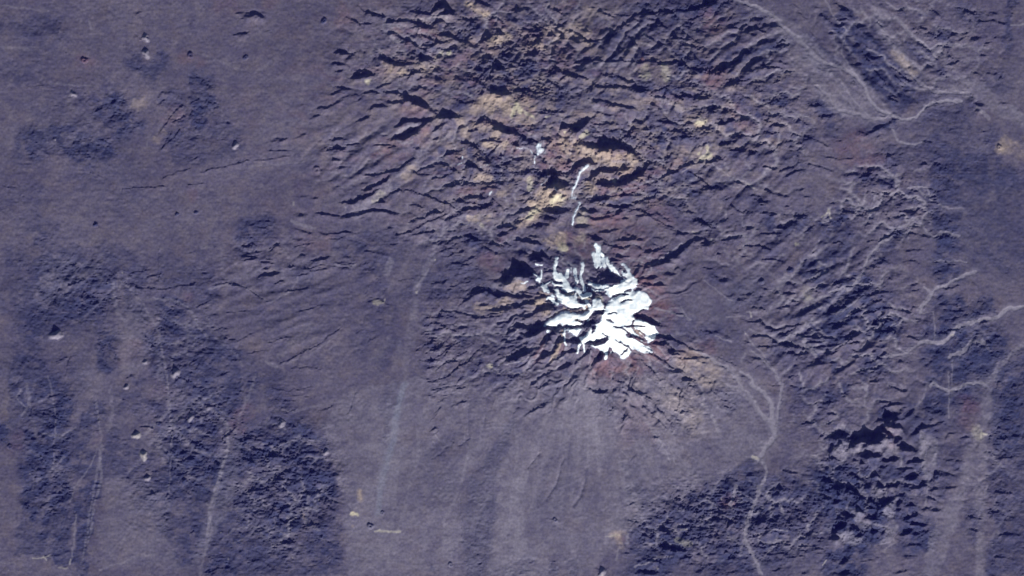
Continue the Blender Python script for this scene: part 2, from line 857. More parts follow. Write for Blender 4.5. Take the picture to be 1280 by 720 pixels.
d4 450,440 500,420
d3 500,520 560,490 600,450 640,400
d3 640,420 720,410
d3 840,120 890,140
d4 870,140 930,120
d4 930,215 1000,205 1050,200
d4 740,250 790,245
d3 740,490 790,480
d3 760,440 790,440
d2.5 700,360 780,375 860,390 930,420 1000,460
d2.5 950,530 1050,550 1140,555 1190,540
d2.5 820,600 930,615 1040,650
d3 470,610 560,635 600,620
d3 1070,415 1110,410
d3 1130,450 1150,480
d3 530,110 560,70 
d4 600,150 650,120
d3 700,80 750,70
d3 0,435 50,430
d4 0,580 60,575 120,565
d3 0,610 50,610
d3 400,600 380,590
d3 590,660 660,630 720,610
d3 640,700 740,650 800,640
d4 1130,680 1200,670 1240,680
d4 1230,320 1280,340
d3 420,20 480,20
d3 290,60 340,70
d3 480,330 540,350 590,340
v3 740,520 740,600
w2.5*0.9 10,265
y5*0.6 30,470 30,530
@ 1080 112 6.4
d3 110,215 190,205
d4 190,265 240,245 270,245
d5 0,360 50,340 110,300 170,285
d4 90,385 140,370
d3 330,300 360,320
d4 180,530 230,520
d3 240,605 270,600
d4 460,570 510,610
d3 550,600 620,605
d3 610,625 670,620
d3 480,410 540,420
d5 870,60 900,110 960,130
d4 880,180 930,150
d3 960,330 1010,330
d3 970,410 1010,410
d3 1070,460 1100,455
d3 200,70 260,90
d5 10,690 60,670
d3 230,40 260,60
d2 240,620 160,640
d3 1080,100 1150,110
d3 140,490 150,470
@ 880 224 6.4
d4 0,75 60,75
d3 370,130 440,140
d4 420,170 520,180
d3 480,80 540,100 600,130 690,135
d3 460,270 520,265
d4 520,275 590,275
d4 350,260 380,270
d3 210,200 260,240 310,270
d3 720,290 780,290 830,290
d4 740,310 800,310
d5 580,390 650,380 720,350
d3 600,440 620,435
d5 1010,190 1050,185
d3 1100,250 1160,260 1210,270
d3 1030,520 1080,490 1140,520
d4 150,490 220,470 290,460
d5 0,530 60,520
d3 100,590 140,600
d3 330,390 400,390
d2.5 440,430 520,435 600,440
d2.5 460,640 560,645 640,655
d3.5 780,690 830,640
d3 860,600 900,570
d4 0,350 50,380
d3 750,80 800,70
d3 790,130 860,150
d3 640,220 690,210
d3 820,410 870,380
d3 1150,430 1190,430
d2.5 320,540 420,530 540,560
d2 280,610 380,620
d3 1230,290 1280,290
d2.5 440,200 480,205
d3 140,180 230,140
d3 240,20 300,45 340,60
p2.5*0.9 330,30 370,50 420,85
w2.5*0.7 340,40 400,70
p2*0.7 100,10 170,40 280,70
w3*0.8 930,310 970,290 995,240 1000,270 1010,310
p4*0.7 1000,230 950,340 990,330
p3*0.7 50,490 130,465 230,465
w2.5*0.8 60,485
p3*0.6 250,430
p2*0.7 600,470 605,500
p2*0.6 120,270 175,250 170,310 100,390
p2*0.5 340,630 430,660 540,680
p2.5*0.5 780,680 850,620 920,490
y4*0.5 740,520
k26*0.7 980,380 1080,370 1120,300
k50*0.5 1040,510 1080,530 1060,590
k40*0.4 860,690 980,650
k60*0.45 440,170 310,200
k50*0.6 620,370 760,340
k40*0.4 540,560
@ 1080 224 6.4
k20*0.7 650,500 640,460 700,470
k16*0.5 540,100 600,180
k40*0.5 620,270 640,360
k40*0.6 640,540 620,680
k20*0.7 240,410 290,430
k30*0.5 200,560 120,620
d2.5 340,400 370,375 430,375
d2.5 350,430 430,440
d3 110,500 160,470 200,450
d3 240,410 300,420
d3 20,500 60,490
d3 500,70 590,95
d3 510,140 580,140
d3 520,190 600,190
d3 580,480 650,450 720,480
d3 460,450 520,465
d3 0,260 60,265
d3 0,370 50,360
d3 60,630 90,600
d3 70,700 120,710
d3 660,680 740,685
d2.5 150,110 220,130
d3 160,270 220,320
d3 240,300 330,290
d3 140,650 200,660
d3 310,660 380,650 440,670
d3 320,570 400,560 470,560
d3 50,30 90,40
d3 60,110 100,120
d3 200,70 250,65
d2 330,130 300,120
R2.5*0.9 0,700 50,600 90,560 130,510 190,480 220,460
R2.5*0.7 220,390 320,385 370,330 430,320 470,370 500,430 550,460 620,430 680,430 770,460
R1.5*0.7 130,500 200,430
R1.5*0.6 560,665 640,655 740,655 830,665
R2*0.7 350,70 430,65 500,65 520,120 540,180
R2*0.5 600,200 680,240 780,230
p10*0.35 80,100 90,250 90,400
p7*0.4 90,150
@ 880 336 6.4
d5 80,45 130,80 200,90
d4 140,100 190,90
d5 240,245 300,245 360,215
d4 300,210 380,190
d4 170,215 220,215 240,190
d3 380,310 440,310 480,320
d4 430,320 480,320
d2.5 220,350 280,350
d3 290,410 350,415 400,425 450,410 490,470 570,480
d3 390,540 470,535
d3.5 600,525 660,515 710,480 770,410
d2.5 500,500 580,490
d3 540,610 620,610 700,620 790,630 830,640
d4 620,620 700,630
d3 740,690 800,680 850,670
d3 430,620 540,620
d3 840,590 920,580 970,580
d3 870,630 960,625 1070,610
d3 730,530 830,545 930,545 1050,555
d3 1080,540 1150,545 1200,510
d3 590,520 660,530
d3 460,160 520,165
d3.5 650,120 720,115
d4 670,15 710,15
d4 450,100 470,100
d3 560,190 600,180
d3 630,200 720,195
d4 880,150 940,140 980,130
d4 1030,125 1090,110
d3 1120,145 1180,140
d3 1180,200 1260,190
d3 1000,340 1060,345 1120,300
d3 1000,440 1050,440
d3 820,10 880,20 940,10
d4 970,680 1030,670 1080,650
d3 1200,710 1270,700
d3 1040,490 1080,470
d3 1120,560 1200,560
d3 320,580 370,580
d3 590,310 700,305
d2 90,510 150,530 210,570
d2 20,480 60,510
d2 820,360 920,365
d3 700,250 750,260
d3 870,180 940,190
d3 1150,600 1240,580
d2.5 1140,390 1200,360 1260,340
d2.5 820,480 940,500
d2.5 720,430 740,420
d3 1180,650 1220,660
k40*0.6 280,240 360,190 420,170
k30*0.5 100,80 200,100
k60*0.4 1020,450 1100,420
k50*0.7 1050,320 1140,260 1220,180
k30*0.6 820,20 920,10 900,60
k60*0.4 960,570 820,540 700,640
w3*0.6 375,345 380,380
p2*0.7 340,350 450,345
w2.5*0.6 330,520
p4*0.6 870,270 900,300 960,325
p2.5*0.5 980,290
y14*0.35 820,160 830,220
p3*0.5 720,190 730,220
p3*0.5 700,70 740,90
p2.5*0.7 360,480 440,510 500,560 600,580 720,590 830,620 880,650
p2*0.6 740,530 870,530 960,550
p2*0.6 180,390 300,380 360,390
p2*0.6 0,90 60,140 130,200 220,260
p2*0.7 90,540 160,560 210,590
p2*0.5 430,250
R2.5*0.8 850,80 920,50 980,20
R2.5*0.8 1000,190 1090,160 1190,130 1220,90 1280,30
R1.5*0.5 1060,370 1150,310 1230,240 1280,210
R2*0.6 900,660 1000,660 1080,620 1140,580 1180,560
@ 1080 336 6.4
d3 620,155 700,145 770,130
d3 590,120 640,105
d3 870,95 910,140
d2.5 600,290 700,285 780,300
d2.5 640,330 750,335 810,335
d2.5 590,400 700,405 830,365
d3 650,480 700,490 760,490
d3 580,520 640,510 680,520
d3 740,500 790,500
v2.5 485,340 500,420 500,520
d3 530,370 545,370
d3 540,430 560,440
d3 60,450 110,450 160,430
d4 100,500 160,500 240,480
d4 100,430 170,400 230,410
d3 150,310 270,330 380,345
d3 290,345 380,345
d2 380,300 440,305
d3 60,660 100,650
d3 110,690 180,680
d3 0,690 60,690
d3 0,230 60,210 120,190
d3 80,260 150,240
d3 0,370 60,350 130,320
d2.5 380,130 430,120
d3 480,100 500,120
d2.5 390,170 460,180
d2.5 130,180 200,190
d2.5 350,550 420,555
d2.5 420,400 450,400
d3 1000,540 1080,540
d2 180,60 230,100
d3 930,430 1000,430
k30*0.6 640,30 740,50
K8*0.7 590,190 720,160 780,200 790,290 850,330 800,400 640,450 580,430 580,290
K10*0.6 900,250 1030,200 1050,290 1040,370 880,380 870,310
K10*0.7 900,440 1060,400 1110,440 1150,600 1160,680 1080,717 900,717
k80*0.5 700,600 780,620 850,640
k60*0.7 640,650 850,690 680,560
k30*0.9 100,470 200,480
k40*0.7 60,440 160,420
k30*0.5 100,290 130,250
k30*0.4 20,180
R3*0.9 450,350 470,310 520,240 550,190 570,150 640,140 690,110 760,80 830,40 900,20
R2*0.8 550,190 510,180 480,150
R1.5*0.6 440,330 520,200
R3.5*1 440,590 500,580 560,600 620,590 670,555 700,530 720,490 770,460 850,440 920,415 960,400 1030,400 1080,380 1110,350 1160,320 1220,315 1280,305
w2*0.8 690,540 710,530
R2*0.8 130,690 200,710 290,700 350,680 380,640 440,600
R3*0.6 1150,720 1190,670 1240,630 1280,600
R1.5*0.5 440,360 560,340 570,440 560,580
p3*0.4 970,600 1010,660
@ 1080 448 6.4
R3*0.9 530,220 560,200 620,240 670,270 740,250 790,220 830,205 900,195 960,205
R6*0.6 960,205 1030,160 1060,110 1080,60 1120,30 1160,0
R7*0.45 1000,200 1000,300 1010,420 980,520 970,620 960,717
R1.5*0.5 675,110 680,260 685,400 680,480
R1.5*0.4 710,20 710,240
p3*0.4 500,200 480,300 400,400
p2*0.5 200,190 280,200 330,250
w4*0.8 940,600 985,615
w2.5*0.6 940,575 935,640
y14*0.3 920,640 890,560
p16*0.3 900,480 930,560
r30*0.35 860,370 830,500
k60*0.7 640,60 800,60 900,50
k50*0.8 780,300 840,300
k40*0.6 570,250 600,330
k40*0.7 860,250
k40*0.6 1100,200 1180,450 1150,600
k90*0.4 1200,300 1200,550
k60*0.4 700,430
k60*0.5 500,430 480,500
k40*0.5 60,50 120,40
k20*0.6 150,430
k60*0.5 1230,100
d3 90,90 110,70
d3 200,210 270,245 350,260
d2.5 180,380 260,370 330,365
d2 300,400 340,390
d2.5 120,340 210,350
d3 540,220 580,210
d3 510,490 570,485
d4 600,520 640,510
d3.5 540,440 590,425 620,410
d4 440,555 500,540
d4 560,590 620,570
d3 400,600 440,580
d3 640,640 680,600 740,590
d3 760,635 840,630
d3 750,370 810,370
d3 270,20 340,30
d3 60,190 110,185
d3 70,640 100,600
d2.5 1060,390 1130,400
d2.5 1080,560 1170,570
d2.5 1100,480 1180,500
d2.5 1200,330 1270,340
d2.5 1190,620 1260,610
d2.5 1090,300 1150,310
d2.5 1060,640 1130,650
d3 0,40 60,30 140,0
@ 1020 500 8
d14 200,360 250,345 320,370
d7 140,560 150,480 170,420
d10 360,440 400,400 460,380
d12 430,400 500,390 560,395 620,380
d9 600,380 660,370 690,380
d10 620,330 660,290
d12 660,190 710,170 780,150
d6 700,230 770,250 830,270
d7 660,280 720,330 780,360 820,380
d9 760,420 800,410 820,400
d7 840,470 920,480 1000,500
d6 820,240 870,290 890,330
d5 790,180 860,195
d5 880,180 920,140 970,90
d8 460,550 540,550 590,560
d6 590,560 650,540
d3 350,590 410,610
d5 210,690 260,670
d4 660,600 720,610 790,600
d4 760,580 810,575
d4 430,630 500,635
d5 970,340 1030,300
d5 1050,260 1110,250
d4 900,630 980,620 1050,610
d5 1100,90 1160,80
d4 1080,280 1160,260 1240,240
d3 110,240 160,230
d3 20,30 100,30 170,15
d3 110,135 200,140
d3 650,60 740,50 850,45
d3 830,100 880,100
d3 640,680 700,660
d4 820,690 900,690 980,680
d4 1190,370 1250,380
d3 1150,120 1230,120
d4 130,590 170,580 210,590
d3 30,380 70,350
k30*0.5 200,400 300,380
r16*0.5 770,280 740,300
p4*0.6 680,250 720,300 760,320
r10*0.4 750,460
K10*0.35 640,130 760,80 800,120 650,170
p22*0.35 1090,430 1120,520 1110,600
p20*0.35 240,480 270,560
p8*0.5 380,520
p5*0.4 470,450 400,490
p6*0.5 1060,330 1070,450 1080,700
p6*0.4 1200,420 1180,640
@ 1020 590 8
d5 540,40 600,20 640,60
d6 880,50 960,60 1020,30
d5 780,140 830,110
d6 640,130 690,160 700,200
d5 480,170 530,130
d6 660,290 720,300 770,260
d7 640,280 670,310
d5 520,320 550,280
d8 580,360 640,350 670,340
d10 570,440 620,420
d5 560,470 640,480 670,490
d9 200,150 260,140
d9 320,180 350,150 400,190
d7 380,220 440,240 480,260
d5 400,350 450,380 480,410
d6 250,400 320,430 360,450
d7 190,600 240,560 290,520
d5 160,660 220,650
d5 400,640 460,610
d5 540,610 600,600
d4 400,570 450,590
d5 800,350 850,280
d4 790,390 860,360
d4 920,340 990,320
d4 1080,370 1140,350
d4 900,460 980,430 1010,400
d4 940,500 1020,520 1120,530
d5 1050,590 1110,580
d5 980,620 1060,620
d4 870,620 950,600
d5 1190,70 1200,30
d4 1140,180 1220,160
d4 960,160 1030,150 1060,110
d4 880,150 930,140
d3 1110,260 1200,270
d3 1150,370 1240,375
d4 60,100 130,90 180,100
d4 80,180 150,190
d4 170,320 220,300
d4 130,260 100,240
d4 380,40 430,70
d4 330,10 400,20
d4 240,650 180,690
d4 690,590 640,640
d4 200,230 260,220
d4 820,240 870,220
k60*0.7 230,180 380,250 300,380
k50*0.7 1000,560 1060,640 960,640
k50*0.6 960,130 1040,100
k40*0.8 620,400
k30*0.5 440,640 560,620
k60*0.5 600,50
k40*0.5 900,380 980,470
k60*0.6 100,150 130,300
P4*0.62 330,360 420,360 470,400 520,450 540,500 540,560 480,570 420,540 370,450
P4*0.62 680,350 740,300 800,340 770,430 830,530 810,640 760,717 640,717 700,640 690,560 740,480 670,430
P3*0.62 560,140 620,150 680,210 660,260 600,280 550,240
P5*0.62 160,717 220,640 330,520 380,640 520,717
p6*0.4 440,50 450,180 500,240 520,310 500,380
p4*0.4 740,170 820,240 780,310
p14*0.3 1120,30 1110,100
p3*0.5 1120,130 1090,330
@ 900 608 6.4
R3*0.8 130,0 120,60 80,150 100,180
R3.5*0.8 310,0 310,60 270,130 240,220 220,300 205,370 205,440 240,520 290,590 310,660 330,717
R2*0.5 190,60 260,110
p20*0.3 300,620
p2*0.7 270,380 350,370 440,350 540,365
p2*0.5 640,490 760,480
r12*0.5 80,150
w2*0.7 15,100
w2*0.7 670,405
w2*0.6 820,175
w2*0.6 820,630 850,590
r14*0.3 1160,260
d3 110,150 160,140 230,130
d3 120,215 150,215
d4 60,320 90,270
d4 420,150 500,145
d4 460,15 530,15
d4 270,300 330,280 400,270
d5 240,370 260,330
d3 250,405 330,380 400,360 500,380
d3 330,460 400,470 470,460
d3 370,545 440,540 530,535
d3 500,460 570,465
d3 420,670 490,660
d3 590,210 640,200
d4 640,270 690,280
d3 580,300 640,310
d3 640,340 700,330
d3 700,180 740,175
v3 770,180 760,260 730,300
v3 720,330 700,400 690,460
d3 620,430 670,410
d3 750,500 830,490
d3 760,530 820,530
d4 790,600 830,580
d4 810,680 830,640
d5 860,550 900,545
d4 890,620 900,580
d7 940,640 980,600 1020,570
d10 940,700 1000,690 1080,690
d6 920,360 970,320 1010,290
d5 890,420 940,400
d5 1090,410 1140,390
d5 1200,360 1260,360
d4 1090,180 1150,210
d8 970,250 1040,240
d6 1050,300 1100,350
d4 1230,260 1250,190
d4 1180,140 1210,100
d2 1120,600 1220,590 1280,570
d3 20,540 60,520 120,560
d3 60,490 130,490
d2.5 540,570 600,560
d3 50,690 120,680 160,690
d3 830,100 900,90
d4 920,130 980,110
d3 780,70 830,60
d4 1010,20 1060,10
d3 540,100 560,70
d3 620,480 690,480
d2.5 630,515 700,520
d3 650,690 720,680
k50*0.7 340,60 290,190
k30*0.5 170,130 230,150
k50*0.4 330,300 380,410
k60*0.4 440,560
k90*0.35 620,240 720,120 840,80
k60*0.7 960,70 1040,60
k50*0.8 1010,240 960,310
k60*0.8 1000,600 1000,690 1060,560
k40*0.6 1120,400 1200,380
k40*0.7 1250,200
k40*0.5 60,540
k60*0.4 100,690
k30*0.5 880,40
@ 740 608 6.4
k50*0.5 920,110 860,190
k40*0.8 1060,30 1200,60 1200,130
k40*0.6 980,190 1060,230
k40*0.5 440,340 500,370
k40*0.7 460,480 560,490 680,530
k26*0.5 380,500
k40*0.6 780,380 870,390
k50*0.6 400,690 500,700
k50*0.4 1080,510 1120,550
k60*0.5 980,690 1180,690
K20*0.4 250,0 400,0 460,120 340,80
d4 480,380 530,370
d4 560,490 630,510 700,510
d3 640,490 590,470
d3 680,320 770,320
d3 570,290 640,290
d3 860,345 960,335
d3 730,575 790,560
d3 770,620 810,620
d4 700,140 740,140
d3 840,190 900,190
d4 960,210 1040,200
d3 240,530 320,530
d4 330,690 420,680 540,690
d4 60,680 110,665
d3 590,690 640,690
d3 1000,480 1080,470 1160,480
d3 780,180 820,175
d3 820,420 880,400 960,400
d3 1140,210 1190,210
d3 1070,340 1110,270
d3 1110,560 1150,580
d3 520,330 600,340
d3 590,380 650,380
w4*0.7 80,710
w3*0.5 520,650
p2.5*0.7 340,640 420,620 500,570 560,560 640,560
w2*0.7 620,255
w2*0.6 575,450
w2*0.6 1035,95
w2*0.5 700,345 760,340
r10*0.6 1080,155 1110,150
p3*0.6 1120,150 1150,30 1160,0
o9*0.45 150,385 200,385 240,380
o9*0.4 200,400 230,480
p3*0.5 190,590 220,480
p4*0.5 280,390 280,460
y8*0.3 680,430 780,460
p6*0.3 690,180 730,190
p2.5*0.4 510,160 540,230
@ 850 480 2.977
R5*0.6 140,0 210,20 260,60 300,110 350,165 355,195 320,235 300,270
R4*0.9 265,0 320,40 340,80 345,140 355,190 320,240 290,280
R2.5*0.6 380,0 370,60 355,140
w4*0.9 270,270 290,275
p4*0.8 300,280 325,330 290,400
p4*0.4 80,10 90,80 130,140 150,190
p4*0.4 0,110 60,150 90,190
p6*0.3 60,100 100,140
P5*0.5 1075,180 1110,180 1100,340 1060,430 1000,600 960,717 895,717 930,560 1020,400 1060,290
P5*0.4 1130,30 1160,30 1150,300 1140,500 1130,717 1100,717 1110,500 1080,420 1100,350
P5*0.5 890,180 950,200 965,240 930,370 920,380 895,280
K12*0.5 1160,40 1290,40 1290,717 1140,717 1145,400
K12*0.45 960,230 1070,200 1050,330 960,480 940,440 930,370
K6*0.4 1040,470 1090,430 1120,500 1100,620 1050,540
K12*0.3 400,0 600,30 500,160 430,130
K14*0.5 480,20 620,30 540,60
k16*0.5 180,340 270,310
k36*0.5 60,440 150,400 200,430
k30*0.4 380,350 420,370
k26*0.35 340,440 500,420
k30*0.5 260,350 260,300
d4 950,350 960,330
d3 1180,280 1240,270
d3 1170,400 1240,410
d3 1160,480 1220,490
d3 1190,560 1260,560
d3 1170,640 1230,650
d3 1200,200 1270,190
d3 970,330 1030,340
d3 980,390 1030,385
d3 990,280 1050,290
d3 1070,490 1120,500
d3 1080,540 1110,545
r30*0.2 1060,70 1090,100
r20*0.3 170,440 190,430
R2*0.5 720,520 780,540 800,590 760,620
w4*0.6 1125,185 1135,190
d3 450,150 500,140
d3 380,320 440,330
d3 900,560 930,545
d4 820,560 870,540
d4 840,600 900,590
d4 830,640 880,640
d4 800,700 850,690
@ 300 240 6.4
d5 450,185 490,180 530,185
d2.5 600,165 690,185 780,190 860,200 930,190 1000,165 1060,145 1130,140 1200,170 1270,190
d3 440,285 500,310 560,330 610,325
d3 640,330 700,335 760,330 820,320 920,325
d2.5 410,370 510,375
d3 730,375 800,370 850,350
d3 560,555 620,540 720,520
d3 550,635 630,625 720,600
d3 470,670 550,660
d3 760,560 830,565 910,570
d4 800,610 880,610
d3 20,545 90,540 140,520
d3 170,665 240,660 330,640
d3 190,570 250,565
d3 180,620 250,595
d3 210,540 260,540
d3 260,440 310,420
d3 30,370 90,370
d3 10,430 80,430
d2.5 120,480 170,480
d3 820,520 880,515
d3 1090,480 1160,510
d3 1190,420 1260,410
d3 1170,290 1220,280
d3 1240,350 1280,345
d2.5 130,240 220,230
d2.5 120,280 220,290
d3 470,40 540,30
d3 560,50 640,45
d3 810,85 880,90 940,70 1000,40 1080,10
d3 1110,80 1160,70
d2.5 370,600 430,600
d2.5 480,520 530,500
d3 980,580 1020,560
d3 990,630 1080,620
d3 1010,470 1080,480
d3 970,210 1000,200
k30*0.5 60,280 220,250
k30*0.5 40,370 40,440
k40*0.45 840,400 940,420 880,520
k50*0.45 1050,460 1200,450
k40*0.35 520,660
k40*0.35 1060,620
p4*0.6 420,230 500,270 600,290
w2.5*0.4 430,80 430,110
p2.5*0.7 760,580 900,590 930,585
p8*0.4 1200,560 1170,650
r30*0.25 580,380 640,400
p2*0.5 840,120 850,150
@ 0 0 2.977
k26*0.6 490,230 560,270 600,220
k30*0.5 740,280 770,310
k22*0.8 740,400 745,450
k22*0.5 780,370
k16*0.5 360,380 360,420
k26*0.7 420,370 460,430 450,490
k20*0.6 520,470
k34*0.55 100,500 100,580
k44*0.45 190,500 270,540 380,550 320,590
k20*0.5 300,570 400,560
k30*0.3 20,90 90,110 200,90
k30*0.4 640,540 700,480
k30*0.35 820,480 880,520
K8*0.25 1050,370 1110,370 1190,430 1150,440
d4 500,50 530,45
d3 580,370 600,345 650,345
d3 590,395 610,370
d2.5 590,500 640,430 680,390
d2.5 590,560 640,520 670,480
d3 350,415 375,400
d2.5 450,700 540,695 620,692
d2.5 600,665 660,640 710,625
d2.5 740,640 810,625 880,610 930,590
d2 700,690 760,680
d3 880,50 930,45 1000,50
d5 900,60 940,50 990,70
d4 870,130 925,122
d2 980,120 1010,115
d3 760,300 790,330
d3 770,380 800,385
d3 1010,520 1050,510
d3 1100,515 1140,495
d2.5 1000,560 1090,560
d3 1000,530 1040,520 1070,510
d2 950,600 1010,590 1080,580
d4 1160,440 1190,420
d3 1185,405 1215,400
d3 1220,400 1280,370
d3 1240,350 1280,325
d3 1240,200 1280,190
d3 1230,240 1280,235
d4 1250,265 1280,262
d3 1230,520 1280,515
d4 1210,560 1280,550
d3 1230,595 1270,590
d2 105,320 160,318
d2 340,640 380,660
d2 240,180 250,200
d2 640,490 600,560
d2 740,580 700,600
d2 1010,200 1020,240
d2 440,480 520,470
d2 380,520 420,510
d2.5 690,430 640,460
d2 10,690 60,700
d2 500,130 530,150
r20*0.35 300,230 340,230
o16*0.35 510,390 540,380
r22*0.3 620,450 660,420
o12*0.3 610,490 580,520
r16*0.3 750,230 680,210
r30*0.25 820,10 860,30
r26*0.3 1000,10
p2*0.5 0,20 90,30 180,40
p2*0.4 0,175 80,180 110,185
p2.5*0.6 330,80 340,110
p3*0.35 950,270 1010,230 1020,210
p2*0.5 180,310 260,315 350,320
p3*0.3 740,360 820,400 830,430
p2*0.5 930,620 1100,605 1180,590
p3*0.3 690,180 900,260
w1.8*0.6 205,520
p3*0.3 560,520 620,440 680,400
p2*0.4 545,540 560,500
@ 0 240 2.977
k60*0.25 30,30 120,30
k40*0.5 150,150 150,180
k40*0.3 60,260
k90*0.45 130,340 260,320 300,380 130,420
k60*0.5 200,450 150,480 330,430
k36*0.4 120,560 90,600
k30*0.7 400,540 400,640
k30*0.3 380,230 480,230
k60*0.45 500,330 620,300 740,330
k40*0.7 640,430 640,480
k40*0.5 580,560 640,520
k26*0.4 480,420 530,460
k60*0.5 800,580 860,620 700,640
k30*0.3 780,390 760,470
k90*0.2 1000,420 1100,440 1200,380
k40*0.3 920,160 960,140
k60*0.3 130,690 250,680 50,670
k40*0.4 1000,700 950,680
P16*0.2 380,300 430,420 450,660 560,660 540,420 400,330
r26*0.3 500,580 470,620
r16*0.3 700,390
r18*0.3 720,10
d3 195,520 225,520
d2.5 210,630 260,615 250,650
d2 590,330 590,220 600,240
d2.5 480,350 530,360 600,360 680,350 730,340
d2.5 540,320 600,300
d2 490,300 560,290
d3 860,345 890,350
d2 800,345 860,340 920,360 960,390 1000,405
d2 900,240 950,240
d2 900,200 960,190
d2 960,320 1010,300 1050,290
d2 1020,340 1060,330
d2 970,260 1020,270
d2 1000,220 1040,200
d2.5 640,670 670,690 700,700
d3 800,690 850,670
d3 860,620 890,625
d2 830,540 890,550 950,520
d2 800,510 850,510
d2 840,450 930,440
d2 900,590 870,600
d2 1080,655 1150,650 1200,660
d2 1040,640 1100,610 1200,560 1270,500
d2 1100,450 1200,420
d2 1060,370 1150,360
d2.5 50,250 90,260
d2 250,350 310,330
d2 120,460 180,450
d2 300,410 340,390
d2 460,340 520,350
d3 470,690 500,680
d2.5 770,385 790,390
d2 690,230 730,220
d2 150,180 190,170
d2 240,690 250,650
d2 380,420 400,450
d2 1000,560 1070,540
d2 730,430 790,400
d2 700,640 740,620
d2 1130,290 1200,270 1270,280
d2 1090,200 1170,190
d2 920,600 1000,590
p2*0.6 780,360 860,345 910,355 970,390 1010,410 1080,370 1110,320
p3*0.4 120,270 220,260 330,270 380,330
p2.5*0.5 330,190 370,160
w2*0.6 455,300
w3*0.5 415,395
p5*0.35 420,340 430,430 460,480
p4*0.4 540,400 600,400 640,400 700,430 740,500 770,540
p3*0.3 800,540 880,600 900,650
p5*0.5 990,630 1030,650
p2*0.5 1050,640 1150,610 1250,540
w2*0.5 465,610
p3*0.5 540,620 530,650
p2*0.3 20,60 60,90 30,110
p4*0.3 750,210 790,200
p3*0.5 590,210 610,210
w1.8*0.5 400,340
p20*0.25 470,560 480,660
p26*0.2 320,670 350,714
p10*0.25 590,600 600,700
p16*0.25 1050,600 1150,500
@ 0 480 2.977
K5*0.55 120,0 270,0 260,170 100,180 90,240 130,300 80,330 90,420 130,460 180,380 180,330 230,300 270,280 340,180 340,110 290,150 160,180 250,0
k50*0.5 150,60 220,60 200,130
k30*0.6 330,130 370,110
k20*0.8 10,160 20,200
k40*0.6 120,260 120,330
k30*0.6 110,420 110,440
k40*0.6 270,260 310,300
k40*0.7 230,390 220,420
K3*0.7 340,340 375,360 370,430 340,480 330,600 320,717 300,717 270,660 290,500 280,430 300,390
K3*0.65 220,520 270,510 270,660 240,680 200,670 190,620
k8*0.7 180,480 170,520
k10*0.7 120,500 130,480
k20*0.6 160,570
k50*0.5 440,230 490,290 420,290
k60*0.6 700,150 760,200 690,280 800,300
k60*0.6 680,330 780,340 700,400
k60*0.5 560,340 600,430
k40*0.5 640,530 740,500
k50*0.6 720,600 690,630
k60*0.5 760,40 860,70 880,20
k50*0.4 530,60 480,40
k50*0.8 900,220 960,250 900,280
k60*0.6 1080,200 1160,240 1160,300
k70*0.4 950,360 1080,340
k40*0.7 1190,370 1200,400
k50*0.7 1050,490 1060,540
k60*0.5 860,610 960,600 1000,640
k26*0.9 800,690 840,690
k60*0.4 900,480 830,500
k50*0.4 1120,400 1110,470
k40*0.5 1210,560 1210,640
k50*0.4 1160,620 1180,690
k30*0.4 940,700 1060,700
k26*0.4 1100,160 1130,180
k30*0.4 600,180 620,240
k30*0.5 1050,90 1020,50
P12*0.25 400,340 560,380 640,440 620,560 660,680 380,680 360,560
P5*0.3 830,190 900,200 880,400 760,640 740,700 720,640 790,440
p30*0.2 620,50 660,60
r24*0.4 900,120 880,160 920,100
r40*0.2 600,40
r20*0.25 70,190 60,220
r20*0.2 370,200
p2*0.7 130,185 230,190 280,160
p2*0.6 360,240 340,300 280,380 260,440
p2.5*0.7 370,240 380,350 350,450 330,590
p2*0.7 280,480 275,590 262,670
p2*0.6 100,90 60,50 80,20
p3*0.5 100,0 110,80 80,120
p2.5*0.6 190,320 240,270
p2*0.6 370,690 460,665 520,635 580,635
p3*0.4 520,470 490,530 440,600 410,640
p2*0.5 620,470 635,330 640,180
p3*0.5 410,20 420,110 400,180
p2.5*0.6 770,440 790,540 760,640
p4*0.6 840,140 850,230 820,330 780,460 775,560
p2*0.5 830,470 920,460 970,480
p2*0.6 830,580 870,540 960,530 1000,550
p2*0.5 920,220 960,220 1050,240 1080,220
p2*0.5 930,280 980,290
p2.5*0.5 1020,100 1100,100 1180,80 1280,60
w2*0.6 1190,435
p4*0.4 1150,410 1140,520 1190,545
w2.2*0.7 820,552
w2*0.6 850,650
w2.5*0.7 165,640 175,655
w2*0.6 120,650 180,640
w2.5*0.5 220,685 250,685
w2*0.6 260,650 262,670
w2*0.5 30,690
w1.8*0.6 1090,645
w2*0.6 1100,495
o6*0.4 1130,490
p2*0.6 0,665 60,670
w1.8*0.6 110,335
w2*0.7 820,100
d3 930,240 990,250
d3 890,210 940,200
d3 890,270 950,290
d2.5 1050,290 1110,270
d3 1140,190 1130,200
d3 1180,360 1210,370
d3 1100,460 1130,450
d3 770,700 850,680
d2.5 780,650 850,645
d2.5 920,665 980,650
d2.5 660,340 700,330
d3 670,360 700,360
d2.5 690,400 710,410
d2 640,270 700,250
d2 700,130 780,110
d2.5 740,90 800,80
d2 900,410 960,390 1040,380
d2 950,330 1020,320
d2 790,600 850,590
d2 990,480 1040,440
d2 1150,300 1110,280
d3 1010,360 1060,350
d3 990,270 1030,265
d2 160,50 210,40
d2 180,120 240,110
d2 340,180 370,170
v1.5 340,50 370,140
v2 635,180 630,260 635,330
v2 620,400 615,460
d2 700,560 740,520
d2 1030,600 1100,590
d2.5 1200,560 1180,580
d2 1150,680 1180,670
d2.5 940,690 970,680
d2 870,450 930,430
d2 1130,530 1190,520
d2 540,320 570,330
d2 420,200 480,210
d2 440,50 470,60
d2 470,90 520,100
d2 520,160 570,160
d2.5 830,200 880,160
d2 1060,110 1100,90
